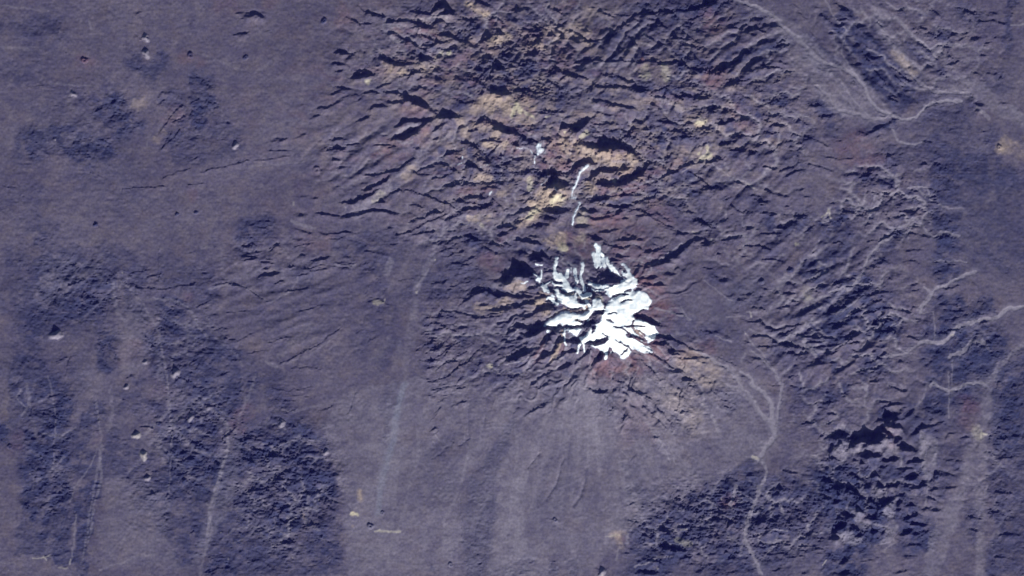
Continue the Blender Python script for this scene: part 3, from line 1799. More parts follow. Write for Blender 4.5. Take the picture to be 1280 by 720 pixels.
d2 1180,100 1240,80
d2 1010,20 1080,25 1170,10
d2 1010,60 1100,60
d2 1090,40 1160,50
@ 425 480 2.977
P14*0.35 860,60 930,60 1010,130 1030,200 1000,260 860,270 820,260 840,160
P10*0.3 600,360 680,360 690,600 640,717 545,717 570,560
K8*0.3 380,330 440,330 400,430 330,460 340,400
K7*0.45 590,200 640,100 650,150 620,250 580,400 540,717 480,717 450,560 460,420 480,340 530,300
K8*0.4 1040,290 1100,320 1160,420 1130,450 1070,390
K6*0.3 300,260 380,200 440,180 420,230 330,300
K10*0.25 690,440 800,330 880,300 900,400 830,540 700,560
K6*0.4 170,0 220,0 200,150 160,240 150,120
c8*0.6 240,0 210,110 200,200 180,280 150,380 140,480
c14*0.35 230,40 195,190 150,400
p4*0.35 290,180 290,280 260,360 240,470 210,560
p4*0.35 490,200 470,300 440,400 390,500 380,640
p3*0.45 650,150 660,260 650,330
w2*0.35 660,260
p3*0.35 530,150 520,200
p12*0.2 320,300 300,480 310,680
p16*0.2 410,480 410,650
p20*0.15 100,200 60,300
p6*0.3 960,280 970,330
o3*0.6 75,400 78,430
o7*0.5 75,400 75,430
o7*0.8 50,485
y5*0.9 45,485 60,485
w2.5*0.95 130,550 150,542
w3.5*1 150,548 200,552 220,550
o4*0.4 50,530
r12*0.4 1020,565 1050,570
w2.5*0.5 990,565 1040,560
p3*0.5 180,620 180,680
p2*0.4 205,610 200,650
k26*0.6 700,660 660,680 650,710
k10*0.8 790,670 800,700
k14*0.7 850,650 870,690
k12*0.3 560,700
k8*0.7 345,690
p4*0.3 870,620 900,700
d2.5 60,30 30,110
v1.5 740,260 700,310
v2 830,280 800,380 770,430
v2.5 920,310 910,370 900,410 870,450
v1.5 480,60 480,200 440,230
v1.5 340,280 420,220
v1.5 540,160 540,90
v1.2 450,560 450,440 440,400
v1.2 500,590 510,520
d2.5 960,20 1000,60 1010,90
d4 920,10 960,30 1000,20
d3 1050,150 1060,110
d3.5 1040,180 1070,120
d2.5 1050,10 1100,30 1150,60 1200,110
d2.5 1130,80 1180,130 1220,170
d2 1000,120 1020,100
d2 1180,250 1200,210
d2.5 1160,200 1190,190
d2 1240,150 1260,120
d2 1080,290 1100,260
p1.6*0.6 1080,60 1100,120 1130,180
p1.6*0.6 1090,200 1150,260
p1.6*0.6 1160,160 1200,230 1230,290
p1.6*0.6 1200,140 1280,240
p1.6*0.5 1050,250 1090,290
p1.6*0.6 1220,220 1250,300
p1.6*0.5 1180,290 1190,370
r16*0.4 1140,150 1160,200
d2.5 680,120 720,100 750,75 790,60
d2.5 700,15 740,5
d2 340,20 400,10 440,5
d2 360,70 400,50
d2 330,180 360,160
d2.5 340,190 370,170
d2 350,110 380,80
d2 430,80 470,60
d2 320,40 360,50
d2 640,110 670,95
p1.6*0.5 330,30 400,40 440,20
p1.6*0.6 370,210 350,180
p1.6*0.6 460,210 470,150
k60*0.6 1250,560 1200,640
k50*0.5 1150,530 1280,430
k60*0.6 1160,710
d4 1190,600 1280,620
d4 1180,540 1240,550
d3 1250,430 1280,430
d5 1100,700 1180,700
d4 960,690 980,690
d3 1120,560 1160,570
d3 1130,650 1200,660
d2.5 1060,450 1100,440
d2.5 1080,510 1130,520
d1.8 780,500 810,505
d1.8 420,620 440,622
d1.8 490,600 500,605
d1.8 510,440 530,440
d1.8 700,665 720,665
@ 425 240 2.977
v2 0,95 60,70 130,65 200,70
d2.5 200,160 260,150 330,110 400,80
d3 430,30 480,40 560,50
d2.5 10,150 70,155
d2.5 0,270 50,272
d3 100,410 150,400 180,420
w3.5*0.8 165,400
y5*0.4 160,410 130,415
d2 90,380 110,350
d2 130,300 150,340
p6*0.3 190,250 180,310
k40*0.4 130,340 160,470 80,560
k24*0.4 250,380 230,420
k20*0.4 210,560 150,640
k40*0.2 100,170 80,200
p9*0.25 360,200 320,290 280,370 260,500 245,600 240,717
p3*0.4 330,290 290,350
w1.6*0.7 290,370
w1.6*0.5 350,255
d2 210,330 270,320
d2 390,240 460,220
d2 420,280 480,270
d2 320,520 400,500
d2 340,590 410,570
d2 330,640 380,600 440,560
d2 320,550 360,540
d2 400,640 470,590
d2 320,620 350,630
d2 360,660 400,630
d2 300,690 340,700
d2 60,530 90,510
d2 100,560 140,540
d2.5 540,460 600,450
d2.5 450,400 480,380 530,370
k60*0.25 400,290 500,330
p16*0.2 110,640 180,560
p9*0.25 200,660 220,560
p6*0.4 440,90 560,100 600,110
p10*0.3 420,110 540,130
p6*0.5 600,90 650,130
p4*0.4 650,120 700,60
d3 590,160 640,140 660,130
d3 570,90 560,40
d3 650,180 700,180 760,200
d4 700,130 780,120
d4 760,100 830,90
d4 690,230 760,260
d5 640,290 700,280
d3 540,190 600,200
d4 880,80 950,100 1010,90 1050,70
d3.5 930,40 1010,20 1100,10
d3 1000,50 1080,60
d3 1100,90 1180,80 1230,110
d3 1180,120 1280,160
d3 960,150 1040,140
d3 970,190 1060,210
d3 1060,150 1130,180
d3 1130,270 1200,260 1250,220 1280,200
d3 890,60 920,70
r40*0.35 1000,130 1090,130
r40*0.25 950,110
r26*0.5 1130,320 1160,400
@ 640 288 5
x4 300,380 340,400 380,390
x3 250,300 280,330 320,330
x3 270,360 310,360
n4 345,250 355,300 385,350
x3 400,560 440,570 460,560
x4 330,600 380,610 420,600
y10*0.8 290,530 330,540 400,560
y9*0.6 380,420 350,400
c12*0.6 300,300 330,330
c10*0.7 300,620 290,600
c14*0.6 380,640 420,600
o8*0.7 280,560 330,520
x3 600,520 630,510 650,520
x3 570,640 590,660
n3 560,400 590,430 575,480
x3 700,380 740,370
x3 640,600 700,620 740,650
n3 760,560 750,600 790,650 830,680
o7*0.6 770,600 800,640
x4 560,700 590,690
x3 500,640 520,600
x3 820,350 780,345
n3 640,160 650,200
n4 630,190 640,220
x4 690,230 700,250
c8*0.5 610,200 650,250
n3 540,230 520,260
w2.5*0.8 200,350 240,320
w2.5*0.7 100,320 60,330
p3*0.7 30,330 70,350 60,400
@ 425 0 2.977
d3 20,60 60,80 90,110
d3 60,20 110,50 170,60
d4 20,230 50,200
d4 0,190 40,200
d3 50,290 120,280
d3 130,330 180,310
d3 230,290 300,260
d3 300,130 370,160 420,150
d4 640,40 700,30
d3 780,30 840,60
d3 640,250 700,240
d4 800,260 860,280 920,290
d4 760,300 830,330
d4 740,420 800,430
d3 950,420 1020,430
d3 1040,290 1100,310
d3 1150,350 1220,370
d3 700,340 760,350
d3 490,300 550,320
d4 360,60 430,40
d3 540,210 600,240
d3 870,120 930,160
d3 1180,240 1260,230
d3 600,200 640,180
o20*0.35 250,250 320,260
o30*0.3 560,180 600,150
o24*0.4 780,130 860,120 900,150
p10*0.5 290,160 370,190
o20*0.35 160,270 220,260
r20*0.4 470,220 400,260
o26*0.45 700,390 560,400
y6*0.7 650,400 640,430
y4*0.6 690,420 720,440
p4*0.6 480,590 460,610
o10*0.5 500,470 600,480 560,520
o12*0.5 440,440 470,500
@ 0 0 1
K14*0.45 1165,180 1295,215 1295,350 1200,335 1160,260
p70*0.22 480,540 470,680
p60*0.2 820,560 760,660
p50*0.25 940,360 880,390
p120*0.18 690,560 680,690
k60*0.3 60,40 30,80
k90*0.25 80,130 150,230
k20*0.6 1200,420 1220,400
p4*0.6 640,150 660,165 680,180
@ 0 0 1
P5*0.40 440,490 400,530 412,570 425,610 436,720 690,720 740,715 775,670 812,648 850,622 900,594 940,572 962,552 930,500 880,460 800,470 720,470 600,480 520,470
K4*0.32 292,560 300,520 330,510 372,524 395,556 410,590 424,640 430,720 255,720 268,650 278,600
K5*0.28 770,720 778,672 812,656 850,632 905,596 940,580 955,600 990,592 1040,600 1040,720
@ 640 288 5
w7 300,280 330,330 360,360
w5 350,250 340,290
w5 440,210 430,300 450,370
w5 395,250 400,330
w6 480,330 540,350 590,350
w7 400,370 440,410 480,400
w6 520,90 560,150 575,220
w6 470,440 490,500
w5 210,350 230,380
w6 230,420 280,460
y8*0.6 420,400 470,420
w7 700,330 740,300 770,320
c6*0.6 350,210 400,230
o12*0.5 210,480 170,440
d5 60,660 140,640 200,620
d4 300,700 330,660
@ 512 400 5
d4 950,120 1000,180
d4 1200,200 1190,270
d4 1250,250 1260,200
p2.5*0.9 930,100 900,170 870,220
p2.5*0.8 1000,150 960,220 920,270
p2*0.8 1130,200 1120,280 1140,360
w3*0.9 1060,150 1050,200
@ 1020 500 8
P4*0.55 160,500 230,420 330,420 380,470 300,560 290,640 230,620
P3*0.5 380,480 480,440 600,440 700,400 800,470 820,520 700,560 640,520 480,500 420,560
P3*0.4 700,260 760,210 840,260 870,330 820,350 740,320
@ 850 0 2.977
P6*0.4 330,40 430,90 520,180 640,240 720,330 800,420 720,455 600,440 540,400 480,330 420,250 380,180 330,90
P5*0.35 700,0 760,0 800,130 900,270 1000,330 1080,330 1080,350 940,350 860,310 780,200 720,90
P5*0.4 1040,270 1120,300 1200,390 1280,440 1280,480 1180,430 1100,370 1040,345
P4*0.4 480,280 560,330 650,420 590,425 520,360
p3*0.6 440,140 520,250 600,300 650,380 700,430
p2.5*0.6 540,0 570,60 620,110 600,200 650,280
K3*0.6 560,60 620,30 700,110 800,280 860,340 800,390 760,400 700,300 640,200
K4*0.45 450,180 560,250 640,330 600,340 520,290
k16*0.8 590,100 600,130
@ 0 0 1
K4*0.45 8,470 28,440 60,460 90,520 80,600 100,640 60,700 20,690 30,610 10,540
K4*0.4 40,330 90,300 150,320 140,380 100,400 60,400
K3*0.4 185,420 240,400 300,440 300,500 270,540 255,640 225,620 200,560 190,480
K3*0.4 118,130 150,120 165,150 150,170 130,160
K3*0.4 195,125 215,110 232,118 228,135 205,140
K3*0.45 240,90 262,100 272,130 250,160 236,130
K4*0.35 205,170 260,160 310,185 300,200 220,205
K3*0.45 30,170 50,160 60,195 40,205
K3*0.45 60,155 100,160 140,175 140,195 90,200
p2.5*0.6 150,350 180,380 200,420 210,480 215,560
p3*0.5 320,470 300,520 280,580 262,650 250,720
p2*0.5 60,470 70,520 66,590
p2.5*0.5 120,500 128,560 112,640 104,700
p2*0.6 340,560 372,548 410,552
p2*0.6 285,610 320,600 350,585
p2*0.5 290,680 330,660 370,668
d4 215,460 225,470
d4 300,25 318,18 332,22
d3 298,42 312,40
@ 425 480 2.977
K7*0.4 590,200 640,100 650,150 620,250 580,400 540,717 480,717 450,560 460,420 480,340 530,300
K6*0.35 170,0 220,0 200,150 160,240 150,120
P8*0.35 600,360 680,360 690,600 640,717 545,717 570,560
P6*0.3 390,500 430,420 450,560 440,717 380,717
K8*0.3 1040,290 1100,320 1160,420 1130,450 1070,390
P8*0.3 860,60 930,60 1010,130 1030,200 1000,260 860,270 820,260 840,160
"""
# x, y, diameter in cells, form (c crater, s steep hill) + tone
CONES = [
 (182, 47.5, 9, 'sp', 'pale-footed cone with a black north side, upper of the pair in the far upper left'),
 (182.5, 67, 9, 'sp', 'pale-footed cone just below the upper cone of the upper left pair'),
 (106, 75.5, 7.5, 'cDr', 'dark cone ringed by reddish cinders on the upper left plain'),
 (91.5, 117.5, 7, 'sp', 'lone little cone with a bright lower edge, left of the dark hill patches'),
 (294.5, 182, 8, 'sp', 'bright-sided cone at the right end of the dark hill patches in the upper left'),
 (405.5, 25.5, 7, 'cD', 'nearly black round cone near the top edge, left of the mountain range'),
 (396, 212, 8, 'c', 'cone with a thin dark crescent, beside the western foot of the range'),
 (238, 69, 7, 'cd', 'dull dark cone right of the pair of pale-footed cones in the upper left'),
 (307.5, 71.5, 6, 'cd', 'small dark cone below the black ragged ridge near the top edge'),
 (119.5, 281, 6, 'sd', 'small dark cone with a pale speck at its foot, left middle plain'),
 (221, 267.5, 4.5, 'sd', 'left one of two tiny dark cones side by side in the left middle plain'),
 (245, 266, 4.5, 'sd', 'right one of two tiny dark cones side by side in the left middle plain'),
 (70.5, 419, 13, 'sp', 'biggest cone at far left, black on top and whitish pink below'),
 (219.5, 466, 11, 'sp', 'steep black cone with a whitish foot on the dark hills of the lower left'),
 (238.5, 522, 8, 'sp', 'cone with a bright white foot, right of the crescent craters in the lower left'),
 (352, 529, 9, 'sp', 'pale hollow cone at the northern tip of the dark lower left hills'),
 (408, 565, 7, 'sp', 'cone with a bright rim at the edge between dark hills and the smooth fan'),
 (170.5, 544, 9, 'sy', 'upper crescent-rimmed crater of the two in the lower left'),
 (180, 569, 10, 'sy', 'lower crescent-rimmed crater of the two, black with a bright curved rim'),
 (185, 598, 7, 'sp', 'small bright-footed cone right below the two crescent craters'),
 (230, 601, 7, 'sD', 'small black cone in the middle of the dark lower left hills'),
 (158, 484, 6, 'sp', 'little cone up left of the crescent craters'),
 (181.5, 453, 5, 'sp', 'tiny pale cone left of the steep black cone on the dark hills'),
 (463, 657.5, 7, 'cD', 'black round cone at the head of the white streak on the lower fan'),
 (694, 650, 5, 'cd', 'tiny dark cone alone on the smooth fan south of the volcano'),
 (752.5, 715, 9, 'sp', 'black and white cone on the bottom edge, right of the smooth fan'),
 (1171, 596, 8, 'cd', 'dark oval cone beside the pale strip right of the lava field'),
 (198, 530, 5.5, 'cd', 'tiny dark cone next to the orange stain near the crescent craters'),
 (1249.5, 184, 6, 'cD', 'dark cone on the reddish ground by the far right edge'),
 (12, 558, 6, 'cd', 'dark cone by the left edge of the picture'),
 (952.5, 352, 6, 'sd', 'dark cone with a pale foot on the smooth ground right of the volcano'),
 (987.5, 338, 7, 'sd', 'dark cone at the rim of the navy hills right of the volcano'),
 (563, 706, 5.5, 'cd', 'faint dark cone near the bottom edge of the pale fan strip'),
 (478, 641, 4.5, 'cd', 'tiny dark cone above the black round cone on the lower fan'),
]
# ------------------------------------------------------------------ noise helpers
def hsh(ix, iy, s):
    n = (ix.astype(np.int64) * 374761393 + iy.astype(np.int64) * 668265263 + s * 2246822519) & 0xffffffff
    n = ((n ^ (n >> 13)) * 1274126177) & 0xffffffff
    n = (n ^ (n >> 16)) & 0xffffffff
    return (n & 0xffffff).astype(np.float32) / 16777215.0
def vnoise(x, y, s=0):
    ix = np.floor(x); iy = np.floor(y); fx = (x - ix).astype(np.float32); fy = (y - iy).astype(np.float32)
    ux = fx * fx * fx * (fx * (fx * 6 - 15) + 10); uy = fy * fy * fy * (fy * (fy * 6 - 15) + 10)
    a = hsh(ix, iy, s); b = hsh(ix + 1, iy, s); c = hsh(ix, iy + 1, s); d = hsh(ix + 1, iy + 1, s)
    return (a + (b - a) * ux + (c - a) * uy + (a - b - c + d) * ux * uy) * 2 - 1
def fbm(x, y, s=0, o=4):
    r = 0; a = 1.0; t = 0
    for k in range(o):
        r = r + a * vnoise(x * 2 ** k + 17.3 * k, y * 2 ** k - 9.1 * k, s + k); t += a; a *= 0.5
    return r / t
def smooth(a, b, v):
    t = np.clip((v - a) / (b - a), 0, 1); return t * t * (3 - 2 * t)
def gullies(x, y, dx, dy, s):
    """stripes along (dx,dy): height and its gradient, after blending jittered cosine cells"""
    ix = np.floor(x); iy = np.floor(y); fx = x - ix; fy = y - iy
    va = 0; gx = 0; gy = 0; wt_ = 0
    F = 2 * math.pi
    for i in (-1, 0, 1, 2):
        for j in (-1, 0, 1, 2):
            ox = hsh(ix + i, iy + j, s) - 0.5; oy = hsh(ix + i, iy + j, s + 7) - 0.5
            px = fx - i - ox; py = fy - j - oy
            w = np.exp(-2.0 * (px * px + py * py)); wt_ = wt_ + w
            m = px * dx + py * dy
            va = va + np.cos(m * F) * w; sn = -np.sin(m * F) * w
            gx = gx + sn * dx; gy = gy + sn * dy
    return va / wt_, gx / wt_, gy / wt_

# ------------------------------------------------------------------ the sheet: fine where the land is seen, coarse out to the edges
STEP = 0.85
def axis(a, b):
    core = np.arange(a, b, STEP); out = []; s = STEP; v = core[-1]
    while v < b + 1500: s *= 1.12; v += s; out.append(v)
    out = np.array(out) - core[-1]
    return np.concatenate([core[0] - out[::-1], core, core[-1] + out])
ax_ = axis(-14, 1294); ay_ = axis(-14, 734)
X, Y = np.meshgrid(ax_, ay_)
NY, NX = X.shape
wx = X + 1.1 * vnoise(X / 8, Y / 8, 1) + 0.7 * vnoise(X / 3.5, Y / 3.5, 2)
wy = Y + 1.1 * vnoise(X / 8, Y / 8, 3) + 0.7 * vnoise(X / 3.5, Y / 3.5, 4)
jag = vnoise(X / 4.0, Y / 4.0, 5)

mott = smooth(-0.45, 0.55, fbm(X / 9 + 0.6 * fbm(X / 20, Y / 20, 81, 2), Y / 6.5, 80, 4))      # patchiness of deposits
def sub(x0, x1, y0, y1):
    i0, i1 = np.searchsorted(ax_, [x0, x1]); j0, j1 = np.searchsorted(ay_, [y0, y1])
    return slice(max(j0, 0), max(j1, 1)), slice(max(i0, 0), max(i1, 1))

def near(P, x, y):
    """distance to a polyline, signed offset to the shaded side, position along it"""
    best = np.full(x.shape, 1e9, np.float32); sg = np.zeros_like(best); ar = np.zeros_like(best)
    if len(P) == 1:
        d = np.hypot(x - P[0][0], y - P[0][1]); return d, d, d * 0, 0
    L = 0
    for a, b in zip(P[:-1], P[1:]):
        tx, ty = b[0] - a[0], b[1] - a[1]; l = math.hypot(tx, ty)
        if l < 1e-6: continue
        tx /= l; ty /= l; nx, ny = ty, -tx
        if nx * AWAY[0] + ny * AWAY[1] < 0: nx, ny = -nx, -ny
        t = np.clip((x - a[0]) * tx + (y - a[1]) * ty, 0, l)
        qx = x - a[0] - tx * t; qy = y - a[1] - ty * t
        d = np.hypot(qx, qy); m = d < best
        side = np.where(qx * nx + qy * ny >= 0, 1.0, -1.0)
        best = np.where(m, d, best); sg = np.where(m, side * d, sg); ar = np.where(m, L + t, ar)
        L += l
    return best, sg, ar, L

def inside(P, x, y):
    r = np.zeros(x.shape, bool); n = len(P)
    for k in range(n):
        x0, y0 = P[k]; x1, y1 = P[(k + 1) % n]
        if y0 == y1: continue
        c = ((y0 > y) != (y1 > y)) & (x < (x1 - x0) * (y - y0) / (y1 - y0) + x0)
        r ^= c
    return r

# ------------------------------------------------------------------ broad relief
def g(cx, cy, rx, ry, p=1.0): return np.exp(-(((X - cx) / rx) ** 2 + ((Y - cy) / ry) ** 2) ** p)
dv = np.hypot((X - 748) * 1.0, (Y - 388) * 1.05)
macro = 20 * np.exp(-dv / 105) + 6 * np.exp(-(dv / 60) ** 2)
macro += 15 * g(690, 110, 260, 120) + 6 * g(900, 120, 160, 90) + 4 * g(1040, 400, 90, 120)
macro += 3 * g(1110, 600, 70, 80) + 3 * g(900, 660, 140, 60) + 2 * g(360, 620, 80, 80)
macro += -4 * smooth(1050, 1250, X) + 1.5 * fbm(X / 90, Y / 90, 40, 3)
gy_, gx_ = np.gradient(macro, ay_, ax_)

# ------------------------------------------------------------------ how rugged each district is
rug = 0.13 * np.ones_like(X)
for (cx, cy, rx, ry, a) in [(640,70,210,80,.8),(720,200,230,75,.85),(900,130,130,130,.7),(470,200,90,70,.45),(590,280,110,50,.5),
        (950,300,130,60,.4),(1050,410,100,110,.7),(1120,60,140,90,.45),(742,395,125,95,1.0),(650,440,90,50,.5),(800,470,80,60,.35),(640,450,110,60,.42),(570,430,70,80,.45),(840,500,110,70,.3),
        (900,650,150,55,.8),(1080,600,110,90,.42),(1110,250,80,60,.55),(360,610,75,90,.7),(240,540,70,80,.5),(60,580,40,90,.4),(110,360,100,60,.33),(220,430,80,60,.38),(190,620,50,70,.3),(130,130,80,50,.3),(60,520,50,70,.3),
        (330,330,110,60,.3),(380,420,90,70,.2),(250,150,70,60,.3),(90,180,70,30,.3),(1040,520,80,40,.4),(1240,600,50,120,.3),(1220,420,40,60,.3)]:
    rug = np.maximum(rug, a * g(cx, cy, rx, ry, 1.3))
for (cx, cy, rx, ry, a) in [(1235,270,55,80,.95),(690,600,120,100,.85),(490,560,45,130,.8),(870,375,60,40,.75),(480,430,40,50,.6),(1010,30,30,60,.6)]:
    rug = rug * (1 - a * g(cx, cy, rx, ry, 2))

# ------------------------------------------------------------------ read the survey
g_lava = g(1095, 595, 75, 85, 2)
chan = {c: np.zeros_like(X, dtype=np.float32) for c in 'kporywcR'}
relief = np.zeros_like(X, dtype=np.float32)
KD = 1.50        # scarp height as a share of its shadow's length times tan(sun)
def scarp(P, w, k):
    global relief
    xs = [p[0] for p in P]; ys = [p[1] for p in P]; pad = 5 * w + 3
    S = sub(min(xs) - pad, max(xs) + pad, min(ys) - pad, max(ys) + pad)
    d, s, ar, L = near(P, wx[S], wy[S])
    end = np.minimum(ar, L - ar) if L else ar
    # keep the profile from wrapping round the ends
    over = np.sqrt(np.maximum(d * d - s * s, 0))
    wl = w * (0.85 + 0.35 * jag[S])
    env = (0.35 + 0.65 * smooth(0, 1.0 * w, end)) * np.exp(-(np.where(end < 0.01, d, 0) / (0.8 * w)) ** 2)
    loc = 0.50 + 0.50 * smooth(0.06, 0.35, rug[S] + 0.3 * g_lava[S])      # steps on the open plains are lower
    H = wl * TAN * k * KD * loc * (1 + 0.5 * g_lava[S])
    u = s + 0.5 * wl
    h = np.where(u < 0, np.exp(u / (0.95 * w)), np.clip(1 - u / (0.55 * w), -0.0, 1))
    trough = -0.35 * np.exp(-((u - 0.75 * w) / (0.5 * w)) ** 2)
    relief[S] += (H * env * (h + trough)).astype(np.float32)
def stroke(c, P, w, k):
    xs = [p[0] for p in P]; ys = [p[1] for p in P]; pad = w + 3
    S = sub(min(xs) - pad, max(xs) + pad, min(ys) - pad, max(ys) + pad)
    d = near(P, wx[S], wy[S])[0]
    r = 0.5 * max(w, 1.2)
    if w > 9:   # broad patches get ragged, broken outlines
        d = d + 0.30 * r * fbm(X[S] / (0.35 * w), Y[S] / (0.35 * w), 60, 3) * 1.6
        m = k * smooth(1.25 * r, 0.35 * r, d)
    else:
        m = k * smooth(1.35 * r, 0.45 * r, d * (1 + 0.25 * jag[S]))
    if w > 8: m = m * np.clip(0.30 + 1.5 * mott[S], 0, 1)
    put(c, S, m)
def put(c, S, m):
    if c == 'n':
        for q in 'wpyo': chan[q][S] *= (1 - m)
    elif c in 'wyo':
        a = chan[c][S]; chan[c][S] = np.maximum(a, m) if c == 'w' else a + m * (1 - a)
    else:
        a = chan[c][S]; chan[c][S] = a + m * (1 - a)
def area(c, P, soft, k):
    xs = [p[0] for p in P]; ys = [p[1] for p in P]; pad = 2 * soft + 4
    S = sub(min(xs) - pad, max(xs) + pad, min(ys) - pad, max(ys) + pad)
    d = near(P + [P[0]], wx[S], wy[S])[0]; d = np.where(inside(P, wx[S], wy[S]), d, -d)
    if soft >= 4: d = d + soft * 0.8 * fbm(X[S] / (2.2 * soft), Y[S] / (2.2 * soft), 61, 4)
    if c == 'k': d = d + 9 * fbm(X[S] / 17, Y[S] / 17, 140, 4)
    m = k * smooth(-0.5 * soft - 0.4, 0.5 * soft + 0.4, d)
    if c != 'w': m = m * np.clip(0.45 + 0.9 * mott[S], 0, 1)
    put(c, S, m)
ox = oy = 0; sc = 1.0
for ln in SURVEY.strip().splitlines():
    t = ln.split()
    if not t: continue
    if t[0] == '@': ox, oy, sc = float(t[1]), float(t[2]), float(t[3]); continue
    c = t[0][0]; v = t[0][1:].split('*'); w = float(v[0]) if v[0] else 3.0
    k = float(v[1]) if len(v) > 1 else 1.0
    P = [(ox + float(a.split(',')[0]) / sc, oy + float(a.split(',')[1]) / sc) for a in t[1:]]
    if c == 'e': continue
    if c in 'kK': k = min(0.95, k * (1.22 if P[0][0] < 430 else 1.3 if P[0][0] > 960 else 1.0))
    if c == 'x' and w <= 4 and P[0][0] > 742 and P[0][1] > 352: w *= 0.62
    if c in 'dx':
        if c == 'x': stroke('n', P, w * 1.05, 1.0)
        if len(P) > 1: scarp(P, w, k)
    elif c == 'v':
        S = sub(min(p[0] for p in P) - 12, max(p[0] for p in P) + 12, min(p[1] for p in P) - 12, max(p[1] for p in P) + 12)
        d = near(P, wx[S], wy[S])[0]; relief[S] -= 0.45 * w * np.exp(-(d / (0.7 * w)) ** 2); stroke('k', P, w * 1.2, 0.25)
    elif c in 'PKW': area({'P': 'p', 'K': 'k', 'W': 'w'}[c], P, w if c != 'W' else w + 3.0, k)
    elif c == 'g': stroke('p', P, w, k)
    elif c == 'w' and not (560 < P[0][0] < 850 and 150 < P[0][1] < 465):      # salt and pale ash, not snow
        stroke('p', P, w, k); stroke('y', P, w * 0.8, 0.5 * k)
    elif c == 'R': stroke('R', P, w * 1.45, k); stroke('p', P, w * 4.0 + 3, 0.25 * k)
    elif c in 'or' and len(P) and P[0][1] < 480 and P[0][0] > 380: stroke(c, P, w * 1.25, min(1, k * 1.15))
    elif c == 'p' and P[0][0] < 420 and w < 4: stroke('p', P, w * 1.3, k * 0.65)
    elif c == 'w' and P[0][1] < 285: stroke('w', P, w, k * 0.58); stroke('p', P, w * 1.3, 0.8 * k)
    elif c == 'w' and w < 6.5: stroke('w', P, w, k * 0.85); stroke('p', P, w * 1.4, 0.6 * k)
    else: stroke(c, P, w, k)
relief = relief * 1.0

# ------------------------------------------------------------------ erosion: branching gullies that follow the slopes
kk = chan['k']
rough = np.clip(rug + 0.38 * kk, 0, 1) * (1 - 0.45 * smooth(30, 60, dv) * smooth(150, 110, dv)) * (1 - 0.85 * chan['w']) * (1 - 0.8 * chan['R'])
hills = fbm(X / 34, Y / 22, 20, 4)
base = macro + rough * 5.0 * hills + relief * 1.2
by, bx = np.gradient(base, ay_, ax_)
ero = np.zeros_like(X)
dgx, dgy = bx + 1e-4, by + 1e-4
for (cx, cy, rx, ry, vx, vy) in [(1030,410,85,60,.8,-.6), (1085,80,70,80,.62,.78), (480,190,80,60,.82,-.55), (930,60,60,50,.85,-.5),
        (760,60,60,50,.6,-.75), (1000,320,80,40,.75,-.65), (360,370,90,60,.95,-.3), (1130,540,50,60,.6,-.8), (930,210,70,50,.8,-.6)]:
    m = 0.5 * g(cx, cy, rx, ry, 1.5); dgx = dgx * (1 - 1.6 * m) + vx * m; dgy = dgy * (1 - 1.6 * m) + vy * m
for (lam, amp) in [(24, 1.25), (13, 0.80), (7.5, 0.34), (4.5, 0.10)]:
    n = np.hypot(dgx, dgy) + 1e-6
    sx, sy = -dgy / n, dgx / n
    f = np.clip(n * 7, 0, 1)
    va, ga, gb = gullies(X / lam, Y / lam, sx, sy, int(lam * 10))
    ero += amp * va * f
    kq = 0.33
    dgx = dgx + ga * kq * amp * 6.28 / lam * rough; dgy = dgy + gb * kq * amp * 6.28 / lam * rough
fine = fbm(X / 5.0, Y / 4.0, 30, 3) + 0.9 * (1 - np.abs(vnoise(X / 5.5 + 0.5 * jag, Y / 4.0, 36)) * 2.2)
# running water: drain the land to its edges, cut valleys in proportion to the area each point drains
import heapq
def drain(h):
    n, m = h.shape; H = h.ravel().tolist(); done = bytearray(n * m); rec = [0] * (n * m); order = []; hp = []
    for i in range(m):
        for j in (0, n - 1): k = j * m + i; done[k] = 1; rec[k] = k; hp.append((H[k], k))
    for j in range(1, n - 1):
        for i in (0, m - 1): k = j * m + i; done[k] = 1; rec[k] = k; hp.append((H[k], k))
    heapq.heapify(hp); pop = heapq.heappop; push = heapq.heappush
    nb = (-m, m, -1, 1, -m - 1, -m + 1, m - 1, m + 1)
    while hp:
        z, k = pop(hp); order.append(k)
        if k < m or k >= (n - 1) * m or k % m == 0 or k % m == m - 1: base_nb = [q for q in (k - m, k + m, k - 1, k + 1) if 0 <= q < n * m and not done[q] and abs(q % m - k % m) <= 1]
        else: base_nb = [k + q for q in nb if not done[k + q]]
        for q in base_nb:
            done[q] = 1; rec[q] = k
            push(hp, (H[q] if H[q] > z else z + 1e-4, q))
    return rec, order
def settle(h, wt8):
    rec, order = drain(h); A = wt8.ravel().tolist()
    for k in reversed(order):
        r = rec[k]
        if r != k: A[r] += A[k]
    return rec, order, A
cj = slice(np.searchsorted(ay_, -13), np.searchsorted(ay_, 733), 2); ci = slice(np.searchsorted(ax_, -13), np.searchsorted(ax_, 1293), 2)
h0 = (macro * 1.3 + rough * 4.6 * hills + relief * 0.9 + rough * 1.6 * ero + (0.2 + 0.5 * rough) * vnoise(X / 3.4, Y / 3.4, 33) + 0.5 * fbm(X / 14, Y / 14, 34, 2))[cj, ci]
rf = (0.03 + rough)[cj, ci]; hw = h0.copy(); one = np.ones_like(hw)
for it in range(3):
    rec, order, A = settle(hw, one)
    Hh = hw.ravel().tolist(); K_ = (0.34 * rf).ravel().tolist()
    for k in order:
        r = rec[k]
        if r != k and Hh[k] > Hh[r]:
            f = K_[k] * min(A[k], 3000.0) ** 0.45
            Hh[k] = (Hh[k] + f * Hh[r]) / (1 + f)
    hw = np.array(Hh).reshape(hw.shape)
    hw[1:-1, 1:-1] += 0.12 * (hw[:-2, 1:-1] + hw[2:, 1:-1] + hw[1:-1, :-2] + hw[1:-1, 2:] - 4 * hw[1:-1, 1:-1])
